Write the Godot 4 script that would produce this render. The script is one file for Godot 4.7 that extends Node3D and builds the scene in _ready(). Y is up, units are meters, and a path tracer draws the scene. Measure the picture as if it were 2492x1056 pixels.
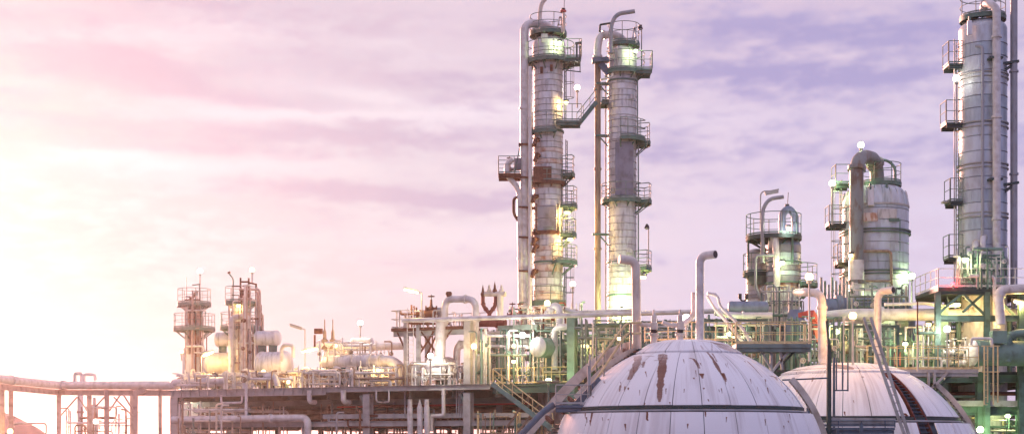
extends Node3D
# A refinery at dusk: columns, pipe racks and two clad gas spheres under a pink sky.
# Distances in metres, y up. The photograph is 2492 x 1056; F is its focal length in its own pixels.
const F := 3600.0
const CX := 1246.0
const HZ := 1085.0
const EYE := 12.0

var M := {}
var used := {}
var rng := RandomNumberGenerator.new()

# a point of the plant, from where it shows in the photograph and how far away it stands
func P(x: float, y: float, d: float) -> Vector3:
	return Vector3((x - CX) * d / F, EYE + (HZ - y) * d / F, -d)

func px(n: float, d: float) -> float:
	return n * d / F

# ---------------------------------------------------------------- shapes
class MB:
	var v := PackedVector3Array()
	var n := PackedVector3Array()
	var uv := PackedVector2Array()
	var idx := PackedInt32Array()
	var xf := Transform3D()

	func vert(p: Vector3, nn: Vector3, t := Vector2.ZERO) -> int:
		v.append(xf * p)
		n.append((xf.basis * nn).normalized())
		uv.append(t)
		return v.size() - 1

	func tri(a: int, b: int, c: int) -> void:
		var f := (v[b] - v[a]).cross(v[c] - v[a])
		if f.dot(n[a] + n[b] + n[c]) > 0.0:
			idx.append_array([a, c, b])
		else:
			idx.append_array([a, b, c])

	func quad(a: Vector3, b: Vector3, c: Vector3, d: Vector3, nn: Vector3) -> void:
		var i := vert(a, nn)
		vert(b, nn)
		vert(c, nn)
		vert(d, nn)
		tri(i, i + 1, i + 2)
		tri(i, i + 2, i + 3)

	# box with half sizes h along the axes of b
	func box(c: Vector3, h: Vector3, b := Basis()) -> void:
		var x := b.x * h.x
		var y := b.y * h.y
		var z := b.z * h.z
		for s in [-1.0, 1.0]:
			quad(c + x * s - y - z, c + x * s + y - z, c + x * s + y + z, c + x * s - y + z, b.x * s)
			quad(c + y * s - x - z, c + y * s + x - z, c + y * s + x + z, c + y * s - x + z, b.y * s)
			quad(c + z * s - x - y, c + z * s + x - y, c + z * s + x + y, c + z * s - x + y, b.z * s)

	static func frame(dir: Vector3, up := Vector3.UP) -> Basis:
		var z := dir.normalized()
		if absf(z.dot(up)) > 0.98:
			up = Vector3.BACK
		var x := up.cross(z).normalized()
		return Basis(x, z.cross(x).normalized(), z)

	func beam(a: Vector3, b: Vector3, w: float, h: float, up := Vector3.UP) -> void:
		if a.distance_to(b) < 0.001:
			return
		box((a + b) / 2.0, Vector3(w / 2.0, h / 2.0, a.distance_to(b) / 2.0), frame(b - a, up))

	# rolled section: two flanges and a web
	func hbeam(a: Vector3, b: Vector3, w: float, h: float, up := Vector3.UP) -> void:
		var f := frame(b - a, up)
		var l := a.distance_to(b) / 2.0
		var c := (a + b) / 2.0
		var t := maxf(0.02, h * 0.08)
		box(c + f.y * (h / 2.0 - t / 2.0), Vector3(w / 2.0, t / 2.0, l), f)
		box(c - f.y * (h / 2.0 - t / 2.0), Vector3(w / 2.0, t / 2.0, l), f)
		box(c, Vector3(t / 2.0, h / 2.0 - t - 0.001, l - 0.002), f)

	# round bar or pipe along a line of points
	func tube(p: PackedVector3Array, r: float, sides := 8, caps := true, r2 := -1.0) -> void:
		if r2 < 0.0:
			r2 = r
		var m := p.size()
		var up := Vector3.UP
		var last := -1
		for i in m:
			var t: Vector3
			var k := 1.0
			if i == 0:
				t = (p[1] - p[0]).normalized()
			elif i == m - 1:
				t = (p[i] - p[i - 1]).normalized()
			else:
				var t0 := (p[i] - p[i - 1]).normalized()
				var t1 := (p[i + 1] - p[i]).normalized()
				t = (t0 + t1).normalized()
				k = 1.0 / maxf(0.5, t.dot(t1))
			if i == 0:
				up = Vector3.UP if absf(t.y) < 0.9 else Vector3.BACK
			var x := up.cross(t).normalized()
			up = t.cross(x).normalized()
			var rr := lerpf(r, r2, float(i) / (m - 1))
			var start := v.size()
			for s in sides + 1:
				var a := TAU * s / sides
				var o := x * cos(a) + up * sin(a)
				vert(p[i] + o * rr * (k if absf(k - 1.0) > 0.2 else 1.0), o)
			if last >= 0:
				for s in sides:
					tri(last + s, last + s + 1, start + s + 1)
					tri(last + s, start + s + 1, start + s)
			last = start
			if caps and (i == 0 or i == m - 1):
				var nn := -t if i == 0 else t
				var c := vert(p[i], nn)
				var ring := v.size()
				for s in sides + 1:
					var a := TAU * s / sides
					vert(p[i] + (x * cos(a) + up * sin(a)) * rr, nn)
				for s in sides:
					tri(c, ring + s, ring + s + 1)

	# turned shape: prof holds (radius, height) from bottom to top; a0..a1 in radians, 0 towards the camera, growing to the right
	func lathe(c: Vector3, prof: PackedVector2Array, segs := 24, a0 := 0.0, a1 := TAU, smooth := false) -> void:
		var norms: Array[Vector2] = []
		for k in prof.size() - 1:
			var e := prof[k + 1] - prof[k]
			norms.append(Vector2(e.y, -e.x).normalized())
		for k in prof.size() - 1:
			var n0 := norms[k]
			var n1 := norms[k]
			if smooth:
				if k > 0:
					n0 = (norms[k - 1] + norms[k]).normalized()
				if k < norms.size() - 1:
					n1 = (norms[k] + norms[k + 1]).normalized()
			var st := v.size()
			for s in segs + 1:
				var a := lerpf(a0, a1, float(s) / segs)
				var o := Vector3(sin(a), 0, cos(a))
				vert(c + o * prof[k].x + Vector3(0, prof[k].y, 0), o * n0.x + Vector3(0, n0.y, 0))
				vert(c + o * prof[k + 1].x + Vector3(0, prof[k + 1].y, 0), o * n1.x + Vector3(0, n1.y, 0))
			for s in segs:
				var i := st + s * 2
				tri(i, i + 2, i + 3)
				tri(i, i + 3, i + 1)

	# flat ring plate or a sector of one, with its edges
	func plate(c: Vector3, r0: float, r1: float, th: float, a0: float, a1: float, segs := 20) -> void:
		lathe(c, PackedVector2Array([Vector2(r0, -th), Vector2(r1, -th), Vector2(r1, 0), Vector2(r0, 0), Vector2(r0, -th)]), segs, a0, a1)
		if a1 - a0 < TAU - 0.01:
			for a: float in [a0, a1]:
				var o := Vector3(sin(a), 0, cos(a))
				var nn := Vector3(cos(a), 0, -sin(a)) * (-1.0 if a == a0 else 1.0)
				quad(c + o * r0 - Vector3(0, th, 0), c + o * r1 - Vector3(0, th, 0), c + o * r1, c + o * r0, nn)

	# bent sheet on a sphere between polar angles t0..t1 and azimuths a0..a1, with a rim
	func patch(c: Vector3, r: float, th: float, t0: float, t1: float, a0: float, a1: float, nt: int, na: int) -> void:
		var st := v.size()
		for i in nt + 1:
			for j in na + 1:
				var t := lerpf(t0, t1, float(i) / nt)
				var a := lerpf(a0, a1, float(j) / na)
				var o := Vector3(sin(t) * sin(a), cos(t), sin(t) * cos(a))
				var dent := Vector3(sin(a * 37.0 + t * 11.0), sin(t * 29.0 + a * 7.0), sin(a * 23.0 - t * 31.0)) * 0.022
				vert(c + o * r, (o + dent).normalized(), Vector2(a / PI + 0.5, t / (0.7 * PI)))
		for i in nt:
			for j in na:
				var k := st + i * (na + 1) + j
				tri(k, k + 1, k + na + 2)
				tri(k, k + na + 2, k + na + 1)
		var rim: Array[Vector2] = []
		for j in na + 1:
			rim.append(Vector2(t0, lerpf(a0, a1, float(j) / na)))
		for i in range(1, nt + 1):
			rim.append(Vector2(lerpf(t0, t1, float(i) / nt), a1))
		for j in range(1, na + 1):
			rim.append(Vector2(t1, lerpf(a1, a0, float(j) / na)))
		for i in range(1, nt + 1):
			rim.append(Vector2(lerpf(t1, t0, float(i) / nt), a0))
		var mid := Vector2((t0 + t1) / 2.0, (a0 + a1) / 2.0)
		var mo := Vector3(sin(mid.x) * sin(mid.y), cos(mid.x), sin(mid.x) * cos(mid.y))
		for k in rim.size() - 1:
			var p: Array[Vector3] = []
			for q: Vector2 in [rim[k], rim[k + 1]]:
				p.append(Vector3(sin(q.x) * sin(q.y), cos(q.x), sin(q.x) * cos(q.y)))
			var nn := (p[0] + p[1] - mo * 2.0 * mo.dot((p[0] + p[1]) / 2.0)).normalized()
			var i0 := v.size()
			var t2 := Vector2(rim[k].y / PI + 0.5, rim[k].x / (0.7 * PI))
			vert(c + p[0] * r, nn, t2)
			vert(c + p[1] * r, nn, t2)
			vert(c + p[1] * (r - th), nn, t2)
			vert(c + p[0] * (r - th), nn, t2)
			tri(i0, i0 + 1, i0 + 2)
			tri(i0, i0 + 2, i0 + 3)

	func ball(c: Vector3, r: float, segs := 10, rows := 6, squash := 1.0) -> void:
		var pr := PackedVector2Array()
		for i in rows + 1:
			var t := -PI / 2.0 + PI * i / rows
			pr.append(Vector2(maxf(0.0005, cos(t) * r), sin(t) * r * squash))
		lathe(c, pr, segs, 0.0, TAU, true)

	func torus(c: Vector3, big: float, small: float, b: Basis, segs := 14) -> void:
		var p := PackedVector3Array()
		for i in segs + 1:
			var a := TAU * i / segs
			p.append(c + b.x * cos(a) * big + b.y * sin(a) * big)
		tube(p, small, 6, false)

	func mesh() -> ArrayMesh:
		var arr := []
		arr.resize(Mesh.ARRAY_MAX)
		arr[Mesh.ARRAY_VERTEX] = v
		arr[Mesh.ARRAY_NORMAL] = n
		arr[Mesh.ARRAY_TEX_UV] = uv
		arr[Mesh.ARRAY_INDEX] = idx
		var m := ArrayMesh.new()
		m.add_surface_from_arrays(Mesh.PRIMITIVE_TRIANGLES, arr)
		return m

# ---------------------------------------------------------------- naming
func numbered(called: String) -> String:
	if not used.has(called):
		used[called] = 0
		return called
	used[called] += 1
	return "%s_%03d" % [called, used[called]]

func tag(o: Node, label: String, category: String, group := "") -> void:
	o.set_meta("kind", "thing")
	o.set_meta("label", label)
	o.set_meta("category", category)
	if group != "":
		o.set_meta("group", group)

func thing(called: String, label: String, category: String, at: Vector3, group := "") -> Node3D:
	var o := Node3D.new()
	o.name = numbered(called)
	add_child(o)
	o.position = at
	tag(o, label, category, group)
	return o

func origin_of(o: Node) -> Vector3:
	var s := Vector3.ZERO
	while o is Node3D and o != self:
		s += (o as Node3D).position
		o = o.get_parent()
	return s

# shapes are laid out in the plant's own coordinates; a part's mesh is stored relative to its parent
func part(par: Node, called: String, mb: MB, mat: Material) -> MeshInstance3D:
	var o := MeshInstance3D.new()
	o.name = called
	var org := origin_of(par)
	if org != Vector3.ZERO:
		mb.v = Transform3D(Basis(), -org) * mb.v
	o.mesh = mb.mesh()
	o.material_override = mat
	par.add_child(o, true)
	return o

func node(par: Node, called: String) -> Node3D:
	var o := Node3D.new()
	o.name = called
	par.add_child(o, true)
	return o

func structure(called: String, mb: MB, mat: Material) -> MeshInstance3D:
	var o := part(self, called, mb, mat)
	o.set_meta("kind", "structure")
	return o

# ---------------------------------------------------------------- materials
func lin(r: float, g: float, b: float) -> Color:
	return Color(r, g, b).linear_to_srgb()

func noise_tex(sd: int, freq: float, stops: Array, octaves := 4, size := 256) -> NoiseTexture2D:
	var f := FastNoiseLite.new()
	f.seed = sd
	f.frequency = freq
	f.noise_type = FastNoiseLite.TYPE_SIMPLEX_SMOOTH
	f.fractal_octaves = octaves
	f.fractal_gain = 0.55
	var t := NoiseTexture2D.new()
	t.width = size
	t.height = size
	t.seamless = true
	t.noise = f
	var g := Gradient.new()
	var o := PackedFloat32Array()
	var c := PackedColorArray()
	for s: Array in stops:
		o.append(s[0])
		c.append(s[1])
	g.offsets = o
	g.colors = c
	t.color_ramp = g
	return t

func material(called: String, col: Color, rough: float, metal := 0.0, tex: Texture2D = null, sc := Vector3.ONE, bump: Texture2D = null) -> StandardMaterial3D:
	var m := StandardMaterial3D.new()
	m.resource_name = called
	m.albedo_color = col
	m.roughness = rough
	m.metallic = metal
	if tex:
		m.albedo_texture = tex
		m.uv1_triplanar = true
		m.uv1_world_triplanar = true
		m.uv1_scale = sc
	if bump:
		m.heightmap_enabled = true
		m.heightmap_texture = bump
		m.heightmap_scale = 0.6
	M[called] = m
	return m

func glow(called: String, c: Color, e: float) -> void:
	var m := StandardMaterial3D.new()
	m.resource_name = called
	m.albedo_color = Color(0.9, 0.9, 0.9)
	m.emission_enabled = true
	m.emission = c
	m.emission_energy_multiplier = e
	M[called] = m

func make_materials() -> void:
	var w := Color.WHITE
	var grime := noise_tex(3, 0.012, [[0.0, lin(0.52, 0.47, 0.42)], [0.35, lin(0.78, 0.75, 0.72)], [0.55, lin(0.93, 0.92, 0.91)], [1.0, w]], 5)
	var streak := noise_tex(11, 0.02, [[0.0, lin(0.4, 0.35, 0.31)], [0.3, lin(0.64, 0.62, 0.6)], [0.48, lin(0.9, 0.88, 0.86)], [1.0, w]], 5)
	var cool := noise_tex(17, 0.02, [[0.0, lin(0.5, 0.5, 0.5)], [0.3, lin(0.72, 0.72, 0.72)], [0.5, lin(0.92, 0.92, 0.92)], [1.0, w]], 5)
	var rusty := noise_tex(23, 0.018, [[0.0, lin(0.55, 0.3, 0.18)], [0.32, lin(0.75, 0.52, 0.4)], [0.45, lin(0.95, 0.93, 0.9)], [1.0, w]], 5)
	var rust := noise_tex(31, 0.03, [[0.0, lin(0.4, 0.3, 0.28)], [0.5, lin(0.75, 0.7, 0.66)], [1.0, w]], 5)
	var st := Vector3(0.5, 0.09, 0.5)
	material("clad_white", lin(0.7, 0.71, 0.72), 0.5, 0.1, streak, st)
	material("clad_light", lin(0.76, 0.77, 0.78), 0.48, 0.1, grime, st)
	material("clad_grey", lin(0.62, 0.61, 0.61), 0.5, 0.15, streak, Vector3(0.4, 0.12, 0.4))
	material("clad_worn", lin(0.7, 0.62, 0.57), 0.6, 0.0, rusty, Vector3(0.35, 0.12, 0.35))
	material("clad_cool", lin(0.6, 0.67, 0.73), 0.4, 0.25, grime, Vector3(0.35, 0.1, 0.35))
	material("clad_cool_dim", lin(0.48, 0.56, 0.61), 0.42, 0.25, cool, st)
	material("clad_dark", lin(0.27, 0.27, 0.32), 0.45, 0.2, grime, Vector3(0.3, 0.2, 0.3))
	material("clad_blue", lin(0.19, 0.25, 0.36), 0.45, 0.1, grime, Vector3(0.4, 0.2, 0.4))
	material("steel_green", lin(0.1, 0.19, 0.16), 0.55, 0.0, grime, Vector3(0.35, 0.35, 0.35))
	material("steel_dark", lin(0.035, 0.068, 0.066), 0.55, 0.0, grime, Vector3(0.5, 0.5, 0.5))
	material("steel_mid", lin(0.2, 0.27, 0.24), 0.55, 0.0, grime, Vector3(0.3, 0.3, 0.3))
	material("steel_grey", lin(0.46, 0.46, 0.44), 0.55, 0.0, grime, Vector3(0.3, 0.3, 0.3))
	material("steel_blue", lin(0.1, 0.15, 0.2), 0.5, 0.0, grime, Vector3(0.3, 0.3, 0.3))
	material("pipe_light", lin(0.72, 0.7, 0.68), 0.45, 0.05, grime, Vector3(0.3, 0.3, 0.3))
	material("pipe_cream", lin(0.76, 0.69, 0.58), 0.5, 0.0, grime, Vector3(0.25, 0.15, 0.25))
	material("pipe_grey", lin(0.36, 0.37, 0.39), 0.45, 0.1, grime, Vector3(0.3, 0.2, 0.3))
	material("pipe_dim", lin(0.22, 0.24, 0.24), 0.45, 0.1, rusty, Vector3(0.25, 0.1, 0.25))
	material("primer", lin(0.56, 0.42, 0.37), 0.6, 0.0, grime, Vector3(0.3, 0.3, 0.3))
	material("pipe_tan", lin(0.42, 0.33, 0.24), 0.6, 0.0, rust, Vector3(0.3, 0.06, 0.3))
	material("pipe_green", lin(0.19, 0.33, 0.27), 0.5, 0.0, grime, Vector3(0.3, 0.3, 0.3))
	material("rust", lin(0.2, 0.085, 0.05), 0.8, 0.0, rust, Vector3(0.6, 0.4, 0.6))
	material("maroon", lin(0.2, 0.05, 0.045), 0.65, 0.0, rust, Vector3(0.4, 0.4, 0.4))
	material("red_paint", lin(0.62, 0.1, 0.08), 0.5, 0.0, grime, Vector3(0.5, 0.5, 0.5))
	material("yellow", lin(0.78, 0.63, 0.32), 0.55, 0.0, grime, Vector3(0.6, 0.6, 0.6))
	material("white", lin(0.78, 0.77, 0.74), 0.45, 0.0, grime, Vector3(0.4, 0.4, 0.4))
	material("black", lin(0.02, 0.02, 0.023), 0.5)
	material("lens_off", lin(0.5, 0.5, 0.48), 0.3)
	material("earth", lin(0.11, 0.105, 0.1), 0.95, 0.0, grime, Vector3(0.02, 0.02, 0.02))
	material("hill", lin(0.1, 0.07, 0.1), 1.0, 0.0, grime, Vector3(0.01, 0.01, 0.01))
	glow("glow_white", Color(1.0, 0.98, 0.92), 5.0)
	glow("glow_green", Color(0.93, 1.0, 0.78), 4.5)
	glow("glow_warm", Color(1.0, 0.86, 0.58), 3.0)
	glow("glow_sodium", Color(1.0, 0.82, 0.5), 2.6)
	glow("glow_red", Color(1.0, 0.15, 0.2), 5.0)

# ---------------------------------------------------------------- sky
const SKY_X := [-10200.0, -3200.0, -700.0, 0.0, 600.0, 1250.0, 1850.0, 2492.0, 5200.0, 12660.0]
const SKY_Y := [-4600.0, -1500.0, 0.0, 300.0, 600.0, 900.0, 1085.0]
var sky_grid := [
	[[232, 220, 240], [232, 220, 240], [232, 220, 240], [232, 220, 240], [232, 220, 240], [232, 220, 240], [232, 220, 240], [232, 220, 240], [232, 220, 240], [232, 220, 240]],
	[[217, 212, 250], [207, 188, 222], [246, 226, 241], [244, 224, 240], [238, 219, 238], [227, 209, 234], [216, 200, 231], [210, 196, 230], [174, 174, 222], [217, 212, 250]],
	[[192, 190, 236], [226, 196, 208], [219, 207, 216], [217, 205, 216], [219, 204, 219], [223, 203, 218], [218, 197, 218], [212, 195, 217], [168, 166, 210], [192, 190, 236]],
	[[176, 178, 236], [236, 206, 208], [214, 209, 209], [213, 208, 210], [220, 213, 223], [228, 213, 226], [224, 208, 228], [215, 202, 225], [168, 164, 210], [176, 178, 236]],
	[[164, 168, 236], [246, 214, 206], [185, 193, 194], [187, 195, 199], [211, 210, 216], [233, 218, 227], [225, 210, 231], [212, 198, 225], [166, 160, 208], [164, 168, 236]],
	[[136, 146, 230], [246, 212, 204], [187, 184, 185], [189, 186, 188], [216, 206, 209], [227, 211, 222], [211, 198, 225], [203, 193, 223], [160, 156, 204], [136, 146, 230]],
	[[118, 130, 224], [244, 210, 202], [180, 178, 178], [185, 183, 183], [212, 202, 205], [220, 206, 217], [206, 195, 222], [200, 190, 221], [158, 154, 202], [118, 130, 224]],
]
# streaks of cloud: x, y, half length, half height, slope, strength
const STREAKS := [
	[1950, 105, 420, 42, 0.06, 1.0], [1800, 205, 330, 34, 0.03, 1.0], [2130, 235, 260, 22, -0.04, 0.7], [2320, 150, 220, 40, -0.1, 0.6], [1300, 85, 320, 30, 0.0, 0.55],
	[260, 185, 420, 42, 0.03, 0.85], [560, 245, 380, 30, 0.06, 0.8], [1000, 190, 330, 34, 0.05, 0.75], [900, 345, 420, 26, 0.0, 0.85], [300, 330, 460, 34, 0.02, 0.6],
	[850, 482, 360, 20, 0.06, 0.8], [120, 120, 420, 26, -0.02, 0.5], [600, 60, 420, 24, 0.02, 0.5], [1150, 250, 200, 18, 0.02, 0.5], [1500, 380, 400, 24, 0.0, 0.35],
	[1050, 490, 260, 22, 0.05, 0.7], [450, 380, 420, 16, 0.0, 0.5], [880, 95, 160, 18, -0.1, 0.5], [60, 440, 260, 18, 0.0, 0.3], [1200, 640, 500, 22, 0.0, 0.25], [2300, 420, 360, 26, 0.0, 0.3],
]
const PALE := [[700, 300, 340, 22, 0.02, 0.9], [1100, 290, 260, 26, 0.0, 0.8], [300, 130, 480, 22, -0.04, 0.7], [420, 420, 520, 40, 0.0, 0.8], [1100, 560, 500, 50, 0.0, 0.4], [1650, 300, 400, 36, 0.0, 0.4], [2300, 330, 300, 30, 0.0, 0.4], [920, 240, 180, 18, 0.1, 0.7]]
var fine := FastNoiseLite.new()
var broad := FastNoiseLite.new()

func sky_at(az: float, el: float) -> Color:
	var x := CX + az * 63.4
	var y := HZ - el * 63.4
	var i := 0
	while i < SKY_X.size() - 2 and x > SKY_X[i + 1]:
		i += 1
	var j := 0
	while j < SKY_Y.size() - 2 and y > SKY_Y[j + 1]:
		j += 1
	var fx := clampf((x - SKY_X[i]) / (SKY_X[i + 1] - SKY_X[i]), 0.0, 1.0)
	var fy := clampf((y - SKY_Y[j]) / (SKY_Y[j + 1] - SKY_Y[j]), 0.0, 1.0)
	var c := Vector3.ZERO
	for q in 4:
		var g: Array = sky_grid[j + q / 2][i + q % 2]
		c += Vector3(g[0], g[1], g[2]) * (fx if q % 2 else 1.0 - fx) * (fy if q > 1 else 1.0 - fy)
	c /= 255.0
	if el > -1.0:
		var n := fine.get_noise_2d(x * 0.35, y * 1.5)
		var b := broad.get_noise_2d(x * 0.25, y * 1.1)
		var w := fine.get_noise_2d(x * 0.9 + 700.0, y * 3.6 + b * 60.0)
		var z := fine.get_noise_2d(x * 2.3 + 300.0 + w * 90.0, y * 6.5 + n * 50.0)
		var dark := maxf(0.0, b * 0.6 + w * 0.4 + z * 0.2 + 0.02) * 0.8
		var pale := maxf(0.0, w * 0.7 + z * 0.35 - b * 0.5)
		if x > -1500.0 and x < 4000.0 and y > -600.0:
			for s: Array in STREAKS:
				var dx: float = (x - s[0]) / s[2]
				if absf(dx) < 1.6:
					var dy: float = (y - s[1] - s[4] * (x - s[0])) / s[3] + n * 1.1 + b * 0.8
					var e: float = dx * dx * 1.4 + dy * dy * 0.9
					if e < 4.0:
						dark += s[5] * exp(-e) * 1.1
			for s: Array in PALE:
				var dx: float = (x - s[0]) / s[2]
				var dy: float = (y - s[1] - s[4] * (x - s[0])) / s[3] + n * 1.3
				var e: float = dx * dx * 1.4 + dy * dy
				if e < 4.0:
					pale += s[5] * exp(-e)
		dark = clampf(dark + (n * 0.35 + w * 0.4 + z * 0.3) * smoothstep(0.08, 0.35, dark), 0.0, 1.0)
		pale = clampf((pale + maxf(0.0, n) * 0.4) * (1.0 - dark * 0.8), 0.0, 1.0)
		var fade := smoothstep(1085.0, 560.0, y)
		var side := clampf((x - 900.0) / 900.0, 0.0, 1.0)
		var mauve := Vector3(0.79, 0.7, 0.79).lerp(Vector3(0.64, 0.61, 0.8), side)
		var sun := clampf(1.0 - Vector2((x + 100.0) / 900.0, (y - 560.0) / 420.0).length(), 0.0, 1.0)
		c = c.lerp(mauve, dark * lerpf(0.62, 0.78, side) * fade * (1.0 - sun * 0.6))
		c = c.lerp(Vector3(0.99, 0.95, 0.975).lerp(Vector3(0.9, 0.86, 0.95), side), pale * 0.6 * fade)
	# radiance: the glow round the sun, which stands just outside the frame on the left, is brighter than the film's white
	var g := exp(-(pow((x + 200.0) / 620.0, 2.0) + pow((y - 1000.0) / 390.0, 2.0)))
	var o := Color(clampf(c.x, 0, 1), clampf(c.y, 0, 1), clampf(c.z, 0, 1)).srgb_to_linear()
	return Color(o.r * (1.0 + g * 0.2), o.g * (1.0 + g * 0.16), o.b * (1.0 + g * 0.12))

func make_sky() -> ImageTexture:
	fine.seed = 5
	fine.frequency = 0.006
	fine.fractal_octaves = 5
	fine.fractal_gain = 0.55
	fine.domain_warp_enabled = true
	fine.domain_warp_amplitude = 40.0
	fine.domain_warp_frequency = 0.004
	broad.seed = 9
	broad.frequency = 0.0022
	broad.fractal_octaves = 4
	var w := 4096
	var h := 2048
	var low := Image.create(256, 128, false, Image.FORMAT_RGBF)
	for y in 128:
		for x in 256:
			low.set_pixel(x, y, sky_at((x + 0.5) / 256.0 * 360.0 - 180.0, 90.0 - (y + 0.5) / 128.0 * 180.0))
	low.resize(w, h, Image.INTERPOLATE_CUBIC)
	var x0 := w / 2 - 330
	var x1 := w / 2 + 330
	var y0 := h / 2 - 300
	var y1 := h / 2 + 20
	for y in range(y0, y1):
		for x in range(x0, x1):
			var c := sky_at((x + 0.5) / w * 360.0 - 180.0, 90.0 - (y + 0.5) / h * 180.0)
			var k := minf(1.0, minf(minf(x - x0, x1 - x), y - y0) / 40.0)
			low.set_pixel(x, y, low.get_pixel(x, y).lerp(c, k))
	# the picture's first column faces the camera's way (-z)
	var turned := Image.create(w, h, false, Image.FORMAT_RGBF)
	turned.blit_rect(low, Rect2i(w / 2, 0, w / 2, h), Vector2i.ZERO)
	turned.blit_rect(low, Rect2i(0, 0, w / 2, h), Vector2i(w / 2, 0))
	return ImageTexture.create_from_image(turned)

const ORD := ["first", "second", "third", "fourth", "fifth", "sixth", "seventh", "eighth", "ninth", "tenth", "eleventh", "twelfth", "thirteenth", "fourteenth", "fifteenth", "sixteenth", "seventeenth", "eighteenth", "nineteenth", "twentieth", "twenty-first", "twenty-second", "twenty-third", "twenty-fourth", "twenty-fifth", "twenty-sixth"]

# ---------------------------------------------------------------- plant components
func around(a: float) -> Vector3:
	return Vector3(sin(a), 0, cos(a))

# a line of points with its corners rounded to elbows
func bent(pts: Array, bend: float, steps := 6) -> PackedVector3Array:
	var o := PackedVector3Array()
	o.append(pts[0])
	for i in range(1, pts.size() - 1):
		var p: Vector3 = pts[i]
		var a: Vector3 = pts[i - 1]
		var b: Vector3 = pts[i + 1]
		var r := minf(bend, minf(p.distance_to(a), p.distance_to(b)) * 0.49)
		var s := p + (a - p).normalized() * r
		var e := p + (b - p).normalized() * r
		for k in steps + 1:
			var t := float(k) / steps
			o.append(s.lerp(p, t).lerp(p.lerp(e, t), t))
	o.append(pts[pts.size() - 1])
	return o

func PP(list: Array, d: float) -> Array:
	var o := []
	for q: Array in list:
		o.append(P(q[0], q[1], q[2] if q.size() > 2 else d))
	return o

# a pipe line: one run, and the flanges and insulation joints along it
func run_into(par: Node, called: String, pts: Array, r: float, mat: Material, bend := -1.0, flanges: Array = [], sides := 12) -> MeshInstance3D:
	var mb := MB.new()
	var path := bent(pts, bend if bend >= 0.0 else r * 3.0)
	mb.tube(path, r, sides)
	var o := part(par, called, mb, mat)
	var total := 0.0
	for i in path.size() - 1:
		total += path[i].distance_to(path[i + 1])
	for f: float in flanges:
		var left := f * total
		for i in path.size() - 1:
			var l := path[i].distance_to(path[i + 1])
			if left <= l:
				var c := path[i].lerp(path[i + 1], left / maxf(l, 0.001))
				var t := (path[i + 1] - path[i]).normalized()
				var fb := MB.new()
				var th := maxf(0.05, r * 0.28)
				fb.tube(PackedVector3Array([c - t * th, c + t * th]), r * 1.3, sides)
				part(o, "flange", fb, mat)
				break
			left -= l
	return o

func pipe(label: String, pts: Array, r: float, mat: Material, flanges: Array = [], bend := -1.0, group := "", called := "pipe") -> Node3D:
	var t := thing(called, label, "pipe", pts[0], group)
	run_into(t, "pipe_run", pts, r, mat, bend, flanges)
	return t

# handrail along a line of points at deck height
func rail(par: Node, pts: Array, h: float, mat: Material, r := 0.03, gap := 1.25, called := "railing") -> void:
	var mb := MB.new()
	var up := Vector3(0, h, 0)
	var top := PackedVector3Array()
	var mid := PackedVector3Array()
	for p: Vector3 in pts:
		top.append(p + up)
		mid.append(p + up * 0.52)
	mb.tube(top, r, 6)
	mb.tube(mid, r * 0.8, 6)
	for i in pts.size() - 1:
		var a: Vector3 = pts[i]
		var b: Vector3 = pts[i + 1]
		mb.beam(a + Vector3(0, 0.09, 0), b + Vector3(0, 0.09, 0), 0.02, 0.1)
	var left := 0.0
	for i in pts.size() - 1:
		var a: Vector3 = pts[i]
		var b: Vector3 = pts[i + 1]
		var l := a.distance_to(b)
		while left <= l + 0.001:
			var c := a.lerp(b, clampf(left / maxf(l, 0.001), 0, 1))
			mb.tube(PackedVector3Array([c, c + up]), r, 6)
			left += gap
		left -= l
	var e: Vector3 = pts[pts.size() - 1]
	mb.tube(PackedVector3Array([e, e + up]), r, 6)
	part(par, called, mb, mat)

# ring walk round a column: deck, brackets, railing. Angles in degrees, 0 towards the camera, 90 to the right
func platform(par: Node, c: Vector3, r0: float, r1: float, d0: float, d1: float, deck: Material, rails: Material, h := 1.25) -> Node3D:
	var o := node(par, "platform")
	var a0 := deg_to_rad(d0)
	var a1 := deg_to_rad(d1)
	var mb := MB.new()
	mb.plate(c, r0, r1, 0.1, a0, a1, 24)
	part(o, "deck", mb, deck)
	var bk := MB.new()
	bk.lathe(c, PackedVector2Array([Vector2(r1 - 0.06, -0.3), Vector2(r1 - 0.01, -0.3), Vector2(r1 - 0.01, -0.102)]), 24, a0, a1)
	var m := maxi(2, int((d1 - d0) / 38.0))
	for k in m + 1:
		var a := lerpf(a0, a1, float(k) / m)
		var q := around(a)
		bk.beam(c + q * (r0 - 0.05) - Vector3(0, 0.2, 0), c + q * (r1 - 0.06) - Vector3(0, 0.2, 0), 0.1, 0.19)
		bk.beam(c + q * (r0 - 0.02) - Vector3(0, minf(1.1, (r1 - r0) * 1.1), 0), c + q * (r1 - 0.15) - Vector3(0, 0.25, 0), 0.08, 0.08)
	part(o, "bracket", bk, deck)
	var pts := []
	var seg := maxi(3, int((d1 - d0) / 15.0))
	if d1 - d0 < 340.0:
		pts.append(c + around(a0) * (r0 + 0.1))
	for k in seg + 1:
		pts.append(c + around(lerpf(a0, a1, float(k) / seg)) * (r1 - 0.05))
	if d1 - d0 < 340.0:
		pts.append(c + around(a1) * (r0 + 0.1))
	rail(o, pts, h, rails)
	return o

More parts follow.
